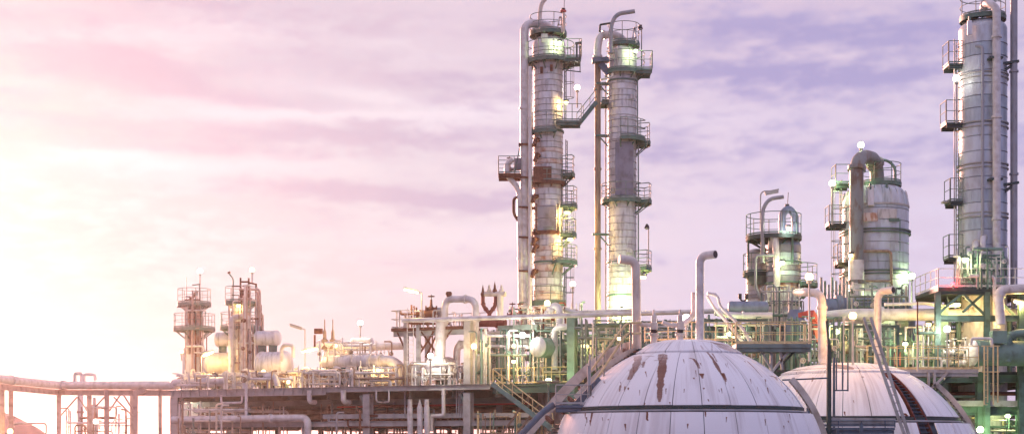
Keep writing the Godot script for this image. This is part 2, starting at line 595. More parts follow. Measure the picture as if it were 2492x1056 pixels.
# straight landing: rectangle of deck with railing on the listed edges; x0..x1 and z0..z1 in metres
func landing(par: Node, x0: float, x1: float, z0: float, z1: float, y: float, deck: Material, rails: Material, edges := "flrb", h := 1.25, th := 0.14) -> Node3D:
	var o := node(par, "platform")
	var mb := MB.new()
	mb.box(Vector3((x0 + x1) / 2, y - th / 2, (z0 + z1) / 2), Vector3((x1 - x0) / 2, th / 2, (z1 - z0) / 2))
	part(o, "deck", mb, deck)
	for z: float in [z0 + 0.1, z1 - 0.1]:
		hsec(o, "deck_beam", Vector3(x0 + 0.02, y - th - 0.11, z), Vector3(x1 - 0.02, y - th - 0.11, z), 0.1, 0.2, deck)
	var f := {"f": [Vector3(x0, y, z1), Vector3(x1, y, z1)], "b": [Vector3(x0, y, z0), Vector3(x1, y, z0)], "l": [Vector3(x0, y, z0), Vector3(x0, y, z1)], "r": [Vector3(x1, y, z0), Vector3(x1, y, z1)]}
	for k in edges:
		rail(o, f[k], h, rails)
	return o

func ladder(par: Node, foot: Vector3, top: float, deg: float, mat: Material, cage := true, w := 0.5) -> void:
	var o := node(par, "ladder")
	var q := around(deg_to_rad(deg))
	var s := q.cross(Vector3.UP)
	var mb := MB.new()
	for k: float in [-0.5, 0.5]:
		mb.tube(PackedVector3Array([foot + s * w * k, Vector3(foot.x, top, foot.z) + s * w * k]), 0.035, 6)
	part(o, "stile", mb, mat)
	var rb := MB.new()
	var y := foot.y + 0.3
	while y < top:
		var c := Vector3(foot.x, y, foot.z)
		rb.tube(PackedVector3Array([c - s * w / 2, c + s * w / 2]), 0.02, 5)
		y += 0.33
	part(o, "rung", rb, mat).set_meta("kind", "stuff")
	if cage and top - foot.y > 3.0:
		var cb := MB.new()
		y = foot.y + 2.2
		while y <= top + 0.01:
			var hp := PackedVector3Array()
			for k in 9:
				var a := -PI / 2 + PI * k / 8
				hp.append(Vector3(foot.x, y, foot.z) + s * sin(a) * 0.38 + q * cos(a) * 0.7)
			cb.tube(hp, 0.025, 5)
			y += 1.2
		for k in [0, 2, 4, 6, 8]:
			var a: float = -PI / 2 + PI * k / 8.0
			var e := s * sin(a) * 0.38 + q * cos(a) * 0.7
			cb.tube(PackedVector3Array([Vector3(foot.x, foot.y + 2.2, foot.z) + e, Vector3(foot.x, top, foot.z) + e]), 0.02, 5)
		part(o, "cage", cb, mat).set_meta("kind", "stuff")

# one sheet-metal band round a column, lapped over the one below
var band_cache := {}
func bands(par: Node3D, axis: Vector3, r: float, y0: float, y1: float, hgt: float, mats: Array) -> void:
	var org := origin_of(par)
	var cuts := [y0]
	while cuts[cuts.size() - 1] < y1 - hgt * 1.45:
		cuts.append(cuts[cuts.size() - 1] + hgt * [0.78, 0.94, 1.0, 1.0, 1.18][rng.randi() % 5])
	cuts.append(y1)
	for k in cuts.size() - 1:
		var h: float = cuts[k + 1] - cuts[k]
		var kind := k % 2
		var key := "%.3f_%.3f_%d" % [r, h, kind]
		if not band_cache.has(key):
			var mb := MB.new()
			var dr := 0.006 if kind else 0.0
			mb.lathe(Vector3.ZERO, PackedVector2Array([Vector2(r - 0.07, 0), Vector2(r - 0.07, 0.055), Vector2(r + 0.022 + dr, 0.06), Vector2(r + 0.022 + dr, 0.1), Vector2(r + dr, 0.11), Vector2(r + dr, h - 0.001), Vector2(r - 0.07, h - 0.001)]), 36)
			mb.box(Vector3(0.02, h / 2, r + dr + 0.004), Vector3(0.03, h / 2 - 0.03, 0.012))
			band_cache[key] = mb.mesh()
		var o := MeshInstance3D.new()
		o.name = "cladding_band"
		o.mesh = band_cache[key]
		o.material_override = mats[rng.randi() % mats.size()]
		o.position = Vector3(axis.x, cuts[k], axis.z) - org
		o.rotation.y = deg_to_rad(rng.randf_range(-50, 50))
		par.add_child(o, true)

func dome(par: Node, c: Vector3, r: float, rise: float, mat: Material, called := "head", cut := 0.0) -> void:
	var pr := PackedVector2Array()
	for k in 11:
		var t := PI / 2 * k / 10.0
		pr.append(Vector2(maxf(cut + 0.001, r * cos(t)), rise * sin(t)))
	var mb := MB.new()
	mb.lathe(c, pr, 36, 0, TAU, true)
	part(par, called, mb, mat)

func collar(par: Node, c: Vector3, r: float, h: float, out: float, mat: Material, called := "stiffening_ring") -> void:
	var mb := MB.new()
	mb.lathe(c, PackedVector2Array([Vector2(r - 0.02, -h / 2), Vector2(r + out, -h / 2), Vector2(r + out, h / 2), Vector2(r - 0.02, h / 2)]), 36)
	part(par, called, mb, mat)

func cyl(par: Node, called: String, a: Vector3, b: Vector3, r: float, mat: Material, sides := 14, r2 := -1.0) -> MeshInstance3D:
	var mb := MB.new()
	mb.tube(PackedVector3Array([a, b]), r, sides, true, r2)
	return part(par, called, mb, mat)

func bar(par: Node, called: String, a: Vector3, b: Vector3, w: float, h: float, mat: Material) -> MeshInstance3D:
	var mb := MB.new()
	mb.beam(a, b, w, h)
	return part(par, called, mb, mat)

func hsec(par: Node, called: String, a: Vector3, b: Vector3, w: float, h: float, mat: Material, up := Vector3.UP) -> MeshInstance3D:
	var mb := MB.new()
	mb.hbeam(a, b, w, h, up)
	return part(par, called, mb, mat)

func slab(par: Node, called: String, c: Vector3, size: Vector3, mat: Material) -> MeshInstance3D:
	var mb := MB.new()
	mb.box(c, size / 2)
	return part(par, called, mb, mat)

# lying pressure vessel: shell along dir, dished ends, girth flanges and saddles down to floor height
func drum(label: String, c: Vector3, r: float, l: float, dir: Vector3, mat: Material, endmat: Material, floor_y: float, saddles := 2, called := "horizontal_drum", group := "") -> Node3D:
	var t := thing(called, label, "drum", Vector3(c.x, floor_y, c.z), group)
	var b := MB.frame(dir)
	var bb := Basis(b.x, b.z, -b.y)
	var mb := MB.new()
	mb.xf = Transform3D(bb, c)
	mb.lathe(Vector3.ZERO, PackedVector2Array([Vector2(r, -l / 2), Vector2(r, l / 2)]), 28)
	part(t, "shell", mb, mat)
	for s: float in [-1.0, 1.0]:
		var e := MB.new()
		e.xf = Transform3D(Basis(bb.x, bb.y * s, bb.z * s), c)
		var pr := PackedVector2Array()
		for k in 9:
			var q := PI / 2 * k / 8.0
			pr.append(Vector2(maxf(0.001, r * cos(q)), l / 2 + r * 0.42 * sin(q)))
		e.lathe(Vector3.ZERO, pr, 28, 0, TAU, true)
		part(t, "dished_end", e, endmat)
		var g := MB.new()
		g.xf = Transform3D(bb, c)
		g.lathe(Vector3.ZERO, PackedVector2Array([Vector2(r, s * l * 0.46 - 0.06), Vector2(r * 1.05, s * l * 0.46 - 0.06), Vector2(r * 1.05, s * l * 0.46 + 0.06), Vector2(r, s * l * 0.46 + 0.06)]), 28)
		part(t, "girth_flange", g, mat)
	for k in saddles:
		var f := (float(k) + 0.5) / saddles - 0.5
		var q := c + dir.normalized() * l * f * 1.1
		if q.y - r * 0.5 > floor_y:
			bar(t, "saddle", Vector3(q.x, floor_y, q.z), Vector3(q.x, q.y - r * 0.6, q.z), r * 1.1, 0.22, M.steel_green)
	return t

# gate valve: body, flanges, bonnet and handwheel
func valve(label: String, c: Vector3, s: float, mat: Material, floor_y: float, group := "", lying := false) -> Node3D:
	var t := thing("valve", label, "valve", Vector3(c.x, minf(floor_y, c.y), c.z), group)
	var b := MB.new()
	b.ball(c, 0.26 * s, 10, 6)
	var ax := Vector3.RIGHT
	b.tube(PackedVector3Array([c - ax * 0.42 * s, c + ax * 0.42 * s]), 0.15 * s, 10)
	part(t, "body", b, mat)
	for k: float in [-0.42, 0.42]:
		cyl(t, "flange", c + ax * (k - 0.05) * s, c + ax * (k + 0.05) * s, 0.26 * s, mat, 12)
	var up := Vector3.UP if not lying else Vector3.BACK
	cyl(t, "bonnet", c + up * 0.2 * s, c + up * 0.75 * s, 0.12 * s, mat, 8, 0.08 * s)
	cyl(t, "stem", c + up * 0.75 * s, c + up * 1.15 * s, 0.03 * s + 0.01, M.steel_dark, 6)
	var w := MB.new()
	w.torus(c + up * 1.0 * s, 0.24 * s, 0.035 * s + 0.008, MB.frame(up))
	var fr := MB.frame(up)
	w.beam(c + up * 1.0 * s - fr.x * 0.24 * s, c + up * 1.0 * s + fr.x * 0.24 * s, 0.03, 0.03)
	part(t, "handwheel", w, mat)
	if floor_y < c.y - 0.3 * s:
		cyl(t, "support", Vector3(c.x, floor_y, c.z), c - Vector3(0, 0.2 * s, 0), 0.07 * s, M.steel_green, 8)
	return t

# ---------------------------------------------------------------- lamps
func shine(par: Node, at: Vector3, c: Color, e: float, size := 0.2) -> void:
	var l := OmniLight3D.new()
	l.name = "lamp_light"
	l.light_color = c
	l.light_energy = e * 0.78
	l.light_size = size
	l.omni_range = 40.0
	l.omni_attenuation = 2.0
	l.shadow_enabled = true
	par.add_child(l, true)
	l.position = at - origin_of(par)

const TONE := {"glow_white": Color(1.0, 0.97, 0.9), "glow_green": Color(0.92, 1.0, 0.7), "glow_warm": Color(1.0, 0.82, 0.5), "glow_sodium": Color(1.0, 0.72, 0.38), "glow_red": Color(1.0, 0.1, 0.12)}

# post with a round globe lamp under a small cap
func globe_lamp(label: String, at: Vector3, foot_y: float, tone: String, e: float, r := 0.22, mat: Material = null, group := "") -> Node3D:
	r = minf(r, 0.24)
	var m: Material = mat if mat else M.steel_grey
	var t := thing("lamp_post", label, "lamp", Vector3(at.x, foot_y, at.z), group)
	cyl(t, "pole", Vector3(at.x, foot_y, at.z), at - Vector3(0, r, 0), 0.07, m, 8, 0.05)
	cyl(t, "lamp_socket", at - Vector3(0, r + 0.12, 0), at - Vector3(0, r * 0.8, 0), r * 0.6, m, 10)
	var b := MB.new()
	b.ball(at, r, 16, 10)
	part(t, "lamp_globe", b, M[tone])
	var hood := MB.new()
	hood.lathe(at, PackedVector2Array([Vector2(r * 0.5, r * 0.9), Vector2(r * 0.62, r * 0.92), Vector2(r * 0.4, r * 1.2), Vector2(0.001, r * 1.25)]), 12)
	part(t, "lamp_hood", hood, m)
	var guard := MB.new()
	guard.torus(at, r * 1.08, 0.012, MB.frame(Vector3.UP), 12)
	part(t, "lamp_guard", guard, M.steel_dark)
	shine(t, at, TONE[tone], e, r * 0.8)
	return t

# long tube lamp on a bracket arm: tilted housing with the tube below it
func tube_lamp(label: String, a: Vector3, b: Vector3, foot: Vector3, tone: String, e: float, group := "") -> Node3D:
	var t := thing("tube_lamp", label, "lamp", foot, group)
	var bend_at := Vector3(foot.x, b.y, foot.z)
	run_into(t, "pole", [foot, bend_at, b.lerp(bend_at, 0.05)] if bend_at.distance_to(b) > 0.15 else [foot, bend_at], 0.05, M.steel_grey, 0.4)
	bar(t, "lamp_housing", a + Vector3(0, 0.1, 0), b + Vector3(0, 0.1, 0), 0.26, 0.1, M.steel_grey)
	var m := MB.new()
	m.tube(PackedVector3Array([a.lerp(b, 0.03), a.lerp(b, 0.97)]), 0.12, 10)
	part(t, "lamp_tube", m, M[tone] if tone != "" else M.lens_off)
	if tone != "":
		shine(t, (a + b) / 2 - Vector3(0, 0.25, -0.1), TONE[tone], e, 0.25)
	return t

# bulkhead lamp fixed under a platform or on a wall
func bulkhead(label: String, at: Vector3, tone: String, e: float, w := 0.5, group := "") -> Node3D:
	w = minf(w, 0.46)
	var t := thing("bulkhead_lamp", label, "lamp", at + Vector3(0, 0.2, 0), group)
	slab(t, "lamp_housing", at + Vector3(0, 0.17, 0), Vector3(w * 1.15, 0.12, 0.3), M.steel_dark)
	var m := MB.new()
	m.xf = Transform3D(Basis(Vector3(0, 1, 0), Vector3(1, 0, 0), Vector3(0, 0, -1)), at)
	m.lathe(Vector3.ZERO, PackedVector2Array([Vector2(0.001, -w / 2), Vector2(0.09, -w / 2 + 0.02), Vector2(0.13, -w / 2 + 0.1), Vector2(0.13, w / 2 - 0.1), Vector2(0.09, w / 2 - 0.02), Vector2(0.001, w / 2)]), 14, 0, TAU, true)
	part(t, "lamp_lens", m, M[tone])
	shine(t, at - Vector3(0, 0.02, 0), TONE[tone], e, 0.12)
	return t

# open vent stack with its end turned over
func gooseneck(label: String, pts: Array, r: float, mat: Material, group := "") -> Node3D:
	var t := thing("vent_pipe", label, "vent pipe", pts[0], group)
	run_into(t, "pipe_run", pts, r, mat, r * 3.6, [], 18)
	var a: Vector3 = pts[pts.size() - 2]
	var b: Vector3 = pts[pts.size() - 1]
	var q := (b - a).normalized()
	cyl(t, "open_end", b - q * 0.02, b + q * 0.012, r * 0.86, M.black, 18)
	var f := MB.new()
	f.lathe(pts[0], PackedVector2Array([Vector2(r * 1.0, 0), Vector2(r * 1.6, 0), Vector2(r * 1.6, r * 0.35), Vector2(r * 1.0, r * 0.35)]), 18)
	part(t, "base_flange", f, mat)
	return t

# a block of process piping on its own frame: risers, level lines, flanges, small valves and a handrail
func piping_module(label: String, x0: float, x1: float, y0: float, y1: float, d0: float, d1: float, risers: int, levels: int, mats: Array, sd: int, thick := 1.0, frame: Material = null) -> Node3D:
	var r := RandomNumberGenerator.new()
	r.seed = sd
	var dm := (d0 + d1) / 2
	var t := thing("piping_module", label, "pipework", P((x0 + x1) / 2, y1, dm))
	var fm: Material = frame
	for k in int(levels * 1.4):
		var d := r.randf_range(d0, d1)
		var y := lerpf(y0 + 4, y1 - 3, (k + r.randf()) / (levels * 1.4))
		var a := r.randf_range(x0, lerpf(x0, x1, 0.35))
		var b := r.randf_range(lerpf(x0, x1, 0.6), x1)
		var rad := px(r.randf_range(1.0, 3.8) * thick, dm)
		var pts := [P(a, y, d), P(b, y, d)]
		if r.randf() < 0.6:
			pts.append(P(b, y + r.randf_range(10, y1 - y0) * 0.6, d))
		if r.randf() < 0.4:
			pts.insert(0, P(a, y - r.randf_range(6, 20), d))
		run_into(t, "pipe_run", pts, rad, mats[r.randi() % mats.size()], -1.0, [r.randf_range(0.1, 0.4), r.randf_range(0.5, 0.9)], 8)
	for k in int(risers * 1.5):
		var d := r.randf_range(d0, d1)
		var x := lerpf(x0, x1, (k + r.randf()) / (risers * 1.5))
		var rad := px(r.randf_range(0.8, 3.0) * thick, dm)
		var top := lerpf(y0, y1, r.randf() * r.randf() * 0.7)
		var pts := [P(x, y1, d), P(x, top, d)]
		if r.randf() < 0.55:
			pts.append(P(x + r.randf_range(-22, 22), top, d + 0.3))
		run_into(t, "pipe_run", pts, rad, mats[r.randi() % mats.size()], -1.0, [r.randf_range(0.2, 0.8)], 8)
		if r.randf() < 0.4:
			var v := MB.new()
			var c := P(x, lerpf(top, y1, r.randf_range(0.2, 0.8)), d - rad)
			v.ball(c, rad * 1.9, 8, 5)
			v.tube(PackedVector3Array([c, c + Vector3(0, 0, rad * 4.0)]), rad * 0.5, 6)
			v.torus(c + Vector3(0, 0, rad * 4.0), rad * 2.2, rad * 0.35 + 0.01, Basis(), 10)
			part(t, "valve_body", v, mats[r.randi() % mats.size()])
	if not frame:
		return t
	for k in 3:
		var x := lerpf(x0 + 3, x1 - 3, k / 2.0)
		hsec(t, "frame_post", P(x, y1, d0 + 0.3), P(x, y0 + 6, d0 + 0.3), 0.16, 0.16, fm)
	hsec(t, "frame_beam", P(x0, y0 + 10, d0 + 0.3), P(x1, y0 + 10, d0 + 0.3), 0.16, 0.18, fm)
	bar(t, "brace", P(x0 + 3, y1, d1), P(lerpf(x0, x1, 0.45), y0 + 10, d1), 0.09, 0.09, fm)
	bar(t, "brace", P(x1 - 3, y1, d1), P(lerpf(x0, x1, 0.55), y0 + 10, d1), 0.09, 0.09, fm)
	return t

# ---------------------------------------------------------------- the two clad spheres
func rust_sheet(cx: float, cy: float, rr: float, marks: Array, sd: int, specks: int, cap: Array) -> ImageTexture:
	# paint of the cladding with its rust runs, laid out by azimuth (180 degrees) and polar angle (126 degrees)
	var w := 2048
	var h := 1024
	var f := FastNoiseLite.new()
	f.seed = sd
	f.frequency = 0.02
	f.fractal_octaves = 4
	var paint := Color(0.87, 0.86, 0.85)
	var small := Image.create(w / 4, h / 4, false, Image.FORMAT_RGBF)
	for y in h / 4:
		for x in w / 4:
			var n := f.get_noise_2d(x * 1.2, y * 0.5) * 0.5 + f.get_noise_2d(x * 6.0, y * 0.5 + 900.0) * 0.5
			var k := clampf((0.02 - n) * 1.4, 0.0, 0.5)
			small.set_pixel(x, y, paint.lerp(Color(0.56, 0.51, 0.49), k))
	small.resize(w, h, Image.INTERPOLATE_CUBIC)
	var r := RandomNumberGenerator.new()
	r.seed = sd
	var all := marks.duplicate()
	for k in specks:
		var x := cx + r.randf_range(-250, 260)
		var y := cy - rr * r.randf_range(0.35, 0.86)
		var l := r.randf_range(3, 16)
		all.append([[x, y, r.randf_range(0.5, 1.8)], [x + r.randf_range(-2, 2), y + l, 0.3]])
	for s: Array in all:
		var parts := s.size() - 1
		for i in parts:
			var a: Array = s[i]
			var b: Array = s[i + 1]
			var steps := int(maxf(3.0, Vector2(a[0] - b[0], a[1] - b[1]).length() * 2.6))
			for k in steps:
				var t := float(k) / steps
				var along := (i + t) / parts
				var x := lerpf(a[0], b[0], t)
				var y := lerpf(a[1], b[1], t)
				var hw := lerpf(a[2], b[2], t) * (1.0 + 0.55 * f.get_noise_2d(x * 1.5 + 40.0, y * 2.2))
				var th := acos(clampf((cy - y) / rr, -1, 0.9995))
				var wide := rr * maxf(sin(th), 0.04)
				for m in range(1, cap.size() - 1):
					if y <= cap[m][1] and y > cap[m + 1][1]:
						wide = lerpf(cap[m][0], cap[m + 1][0], (cap[m][1] - y) / (cap[m][1] - cap[m + 1][1]))
				var span := hw * 1.8 + 1.0
				var q := -span
				while q <= span:
					var sa := clampf((x + q - cx) / wide, -1, 1)
					var u := int((asin(sa) / PI + 0.5) * w)
					var v := int(th / (0.7 * PI) * h)
					var ragged := 0.5 * f.get_noise_2d((x + q) * 30.0, y * 9.0) + 0.35 * f.get_noise_2d((x + q) * 70.0, y * 50.0)
					var core := clampf((hw - absf(q)) * 0.9 + 0.45 + ragged * 1.2, 0.0, 1.0)
					var tint := clampf((span - absf(q)) / span, 0.0, 1.0) * 0.16
					var mottle := 0.5 + 0.5 * f.get_noise_2d((x + q) * 12.0, y * 6.0)
					var rc := Color(0.1, 0.025, 0.008).lerp(Color(0.22, 0.065, 0.022), mottle)
					var uu := clampi(u, 0, w - 1)
					var vv := clampi(v, 0, h - 1)
					var old := small.get_pixel(uu, vv)
					old = old.lerp(Color(0.55, 0.36, 0.26), tint * 0.35)
					small.set_pixel(uu, vv, old.lerp(rc, core * lerpf(0.95, 0.6, along * along)))
					q += 0.28
	var im := Image.create(w, h, false, Image.FORMAT_RGB8)
	for y in h:
		for x in w:
			im.set_pixel(x, y, small.get_pixel(x, y).linear_to_srgb())
	return ImageTexture.create_from_image(im)

func sphere_tank(label: String, cx: float, cy: float, rr: float, d: float, t1: float, t2: float, cap: Array, marks: Array, sd: int, slots: Array, count: int, specks: int) -> Node3D:
	var c := P(cx, cy, d)
	var r := px(rr, d)
	var t := thing("spherical_gas_tank", label, "storage tank", Vector3(c.x, 0, c.z), "spherical gas tanks")
	var sheet := StandardMaterial3D.new()
	sheet.resource_name = "tank_paint"
	sheet.albedo_texture = rust_sheet(cx, cy, rr, marks, sd, specks, cap)
	sheet.roughness = 0.55
	sheet.metallic_specular = 0.3
	var shell := MB.new()
	shell.ball(c, r - 0.32, 48, 32)
	part(t, "vessel_shell", shell, M.steel_blue)
	for k in 10:
		var a := TAU * (k + 0.5) / 10
		cyl(t, "support_leg", Vector3(c.x, 0, c.z) + around(a) * (r - 0.5), Vector3(c.x, c.y, c.z) + around(a) * (r - 0.5), 0.4, M.steel_grey, 14)
	# the upper and lower rows of panels, each panel a sheet of its own
	var rows := [[t1 + 2.6, t2 - 0.9, r], [t2 + 3.6, 92.0, r * 1.04], [92.3, 124.0, r * 1.04]]
	for row: Array in rows:
		for k in count:
			var a0 := -180.0 + 360.0 * k / count
			var a1 := a0 + 360.0 / count
			for s: Array in slots:
				if a0 < s[1] and a1 > s[0] and (row[2] == r or s[0] > 0):
					if a0 >= s[0]:
						a0 = minf(s[1], a1)
					else:
						a1 = s[0]
			if a1 - a0 < 1.0:
				continue
			var mb := MB.new()
			mb.patch(c, row[2] + rng.randf_range(-0.012, 0.012), 0.05, deg_to_rad(row[0]), deg_to_rad(row[1]), deg_to_rad(a0 + 0.16), deg_to_rad(a1 - 0.16), 10, 5)
			part(t, "cladding_panel", mb, sheet)
	# the shallow roof of the top
	var cd := count / 2 - 1
	for k in cd:
		var a0 := TAU * k / cd
		var a1 := TAU * (k + 1) / cd
		var mb := MB.new()
		for q in cap.size() - 1:
			var p0: Array = cap[q]
			var p1: Array = cap[q + 1]
			var y0 := c.y + px(cy - p0[1], d)
			var y1 := c.y + px(cy - p1[1], d)
			for s in 3:
				var b0 := lerpf(a0 + 0.004, a1 - 0.004, s / 3.0)
				var b1 := lerpf(a0 + 0.004, a1 - 0.004, (s + 1) / 3.0)
				var e := [around(b0) * px(p0[0], d), around(b1) * px(p0[0], d), around(b1) * px(p1[0], d), around(b0) * px(p1[0], d)]
				var i := mb.v.size()
				var nn := Vector3(0, px(p0[0] - p1[0], d), 0) + around((b0 + b1) / 2) * (y1 - y0)
				for m in 4:
					var ang := wrapf(b0 if m == 0 or m == 3 else b1, -PI, PI)
					var th := acos(clampf((cy - (p0[1] if m < 2 else p1[1])) / rr, -1, 1))
					mb.vert(Vector3(c.x, y0 if m < 2 else y1, c.z) + e[m], nn, Vector2(ang / PI + 0.5, th / (0.7 * PI)))
				mb.tri(i, i + 1, i + 2)
				mb.tri(i, i + 2, i + 3)
		var rim := MB.new()
		part(t, "roof_panel", mb, sheet)
	# dark joint under the roof and round the belt
	var rt := deg_to_rad(t1)
	collar(t, Vector3(c.x, c.y + r * cos(rt) - 0.06, c.z), r * sin(rt) - 0.2, 0.4, 0.05, M.black, "roof_joint")
	var bt := deg_to_rad(t2 + 0.9)
	collar(t, Vector3(c.x, c.y + r * cos(bt), c.z), r * sin(bt) - 0.15, 0.3, 0.1, M.steel_dark, "belt_channel")
	var ring := MB.new()
	var rp := PackedVector3Array()
	for k in 49:
		rp.append(Vector3(c.x, c.y + r * cos(bt) - 0.09, c.z) + around(TAU * k / 48) * (r * sin(bt) + 0.1))
	ring.tube(rp, 0.06, 8, false)
	part(t, "spray_ring", ring, M.pipe_grey)
	return t

func meridian(c: Vector3, r: float, a: float, t: float) -> Vector3:
	var aa := deg_to_rad(a)
	var tt := deg_to_rad(t)
	return c + Vector3(sin(tt) * sin(aa), cos(tt), sin(tt) * cos(aa)) * r

# stair that climbs over a sphere along a meridian: curved side plates, treads, handrail
func sphere_stair(label: String, c: Vector3, r: float, a: float, half: float, t0: float, t1: float, plate: Material, tread: Material, rails: Material, handrail := true) -> Node3D:
	var t := thing("curved_stair", label, "stair", Vector3(c.x, 0, c.z), "stairs over the spherical tanks")
	for s: float in [-1.0, 1.0]:
		var mb := MB.new()
		var n := 16
		for k in n:
			var p0 := meridian(c, r, a + s * half, lerpf(t0, t1, float(k) / n))
			var p1 := meridian(c, r, a + s * half, lerpf(t0, t1, float(k + 1) / n))
			mb.beam(p0, p1 + (p1 - p0) * 0.04, 0.06, 0.3, (p0 - c).normalized())
		part(t, "side_plate", mb, plate)
		if handrail:
			var top := PackedVector3Array()
			var hm := MB.new()
			for k in n + 1:
				var p := meridian(c, r, a + s * half, lerpf(t0, t1, float(k) / n))
				top.append(p + Vector3(0, 1.05, 0))
				if k % 3 == 0:
					hm.tube(PackedVector3Array([p, p + Vector3(0, 1.05, 0)]), 0.03, 6)
			hm.tube(top, 0.035, 6)
			part(t, "handrail", hm, rails)
	var steps := int((t1 - t0) / 360.0 * TAU * r / 0.27)
	for k in steps:
		var tt := lerpf(t0, t1, (k + 0.5) / steps)
		var p0 := meridian(c, r - 0.02, a - half, tt)
		var p1 := meridian(c, r - 0.02, a + half, tt)
		bar(t, "tread", p0.lerp(p1, 0.04), p0.lerp(p1, 0.96), 0.24, 0.04, tread)
	return t

const MARKS_ONE := [
	[[1597, 870, 7], [1600, 872, 10], [1595, 900, 10], [1590, 920, 8], [1586, 940, 7], [1582, 965, 6], [1580, 986, 3]],
	[[1546, 871, 8], [1543, 885, 11], [1537, 898, 10], [1527, 915, 8], [1518, 932, 4]],
	[[1556, 888, 3], [1551, 903, 2]], [[1564, 874, 4], [1580, 875, 2]], [[1580, 886, 3], [1596, 887, 2]],
	[[1704, 865, 3], [1712, 880, 4], [1719, 900, 5], [1724, 915, 3], [1735, 938, 2]], [[1716, 868, 2], [1722, 890, 2]], [[1730, 918, 5], [1736, 935, 2]],
	[[1660, 881, 3], [1668, 883, 3], [1674, 895, 4], [1677, 908, 2]], [[1680, 920, 5], [1681, 932, 2]], [[1661, 929, 3], [1662, 933, 1]],
	[[1690, 836, 3], [1720, 838, 6], [1745, 842, 14], [1760, 850, 20], [1772, 858, 24], [1775, 863, 20]], [[1706, 834, 4], [1740, 836, 6], [1765, 846, 10]], [[1692, 845, 2], [1696, 858, 3]],
	[[1464, 932, 2], [1465, 938, 2]], [[1498, 945, 2], [1495, 960, 2]], [[1508, 948, 1.5], [1506, 960, 1]], [[1515, 951, 1.5], [1514, 957, 1]],
	[[1802, 886, 1.5], [1830, 925, 1]], [[1854, 920, 5], [1872, 922, 6], [1874, 930, 2]], [[1836, 930, 2], [1836, 936, 1]], [[1888, 954, 3], [1889, 960, 1]],
	[[1720, 840, 2], [1716, 862, 2]], [[1556, 1008, 2], [1554, 1030, 2], [1556, 1034, 1]], [[1442, 1012, 2], [1436, 1040, 1]], [[1678, 1012, 1.5], [1678, 1026, 1]],
]
const MARKS_TWO := [
	[[2000, 890, 6], [2022, 895, 16], [2030, 902, 16], [2036, 907, 12]], [[1920, 902, 8], [1930, 905, 6]], [[1952, 925, 3], [1946, 936, 1]], [[2059, 925, 3], [2060, 927, 3]],
	[[2095, 893, 1.5], [2102, 903, 1]], [[2135, 1012, 6], [2142, 1018, 4]],
]

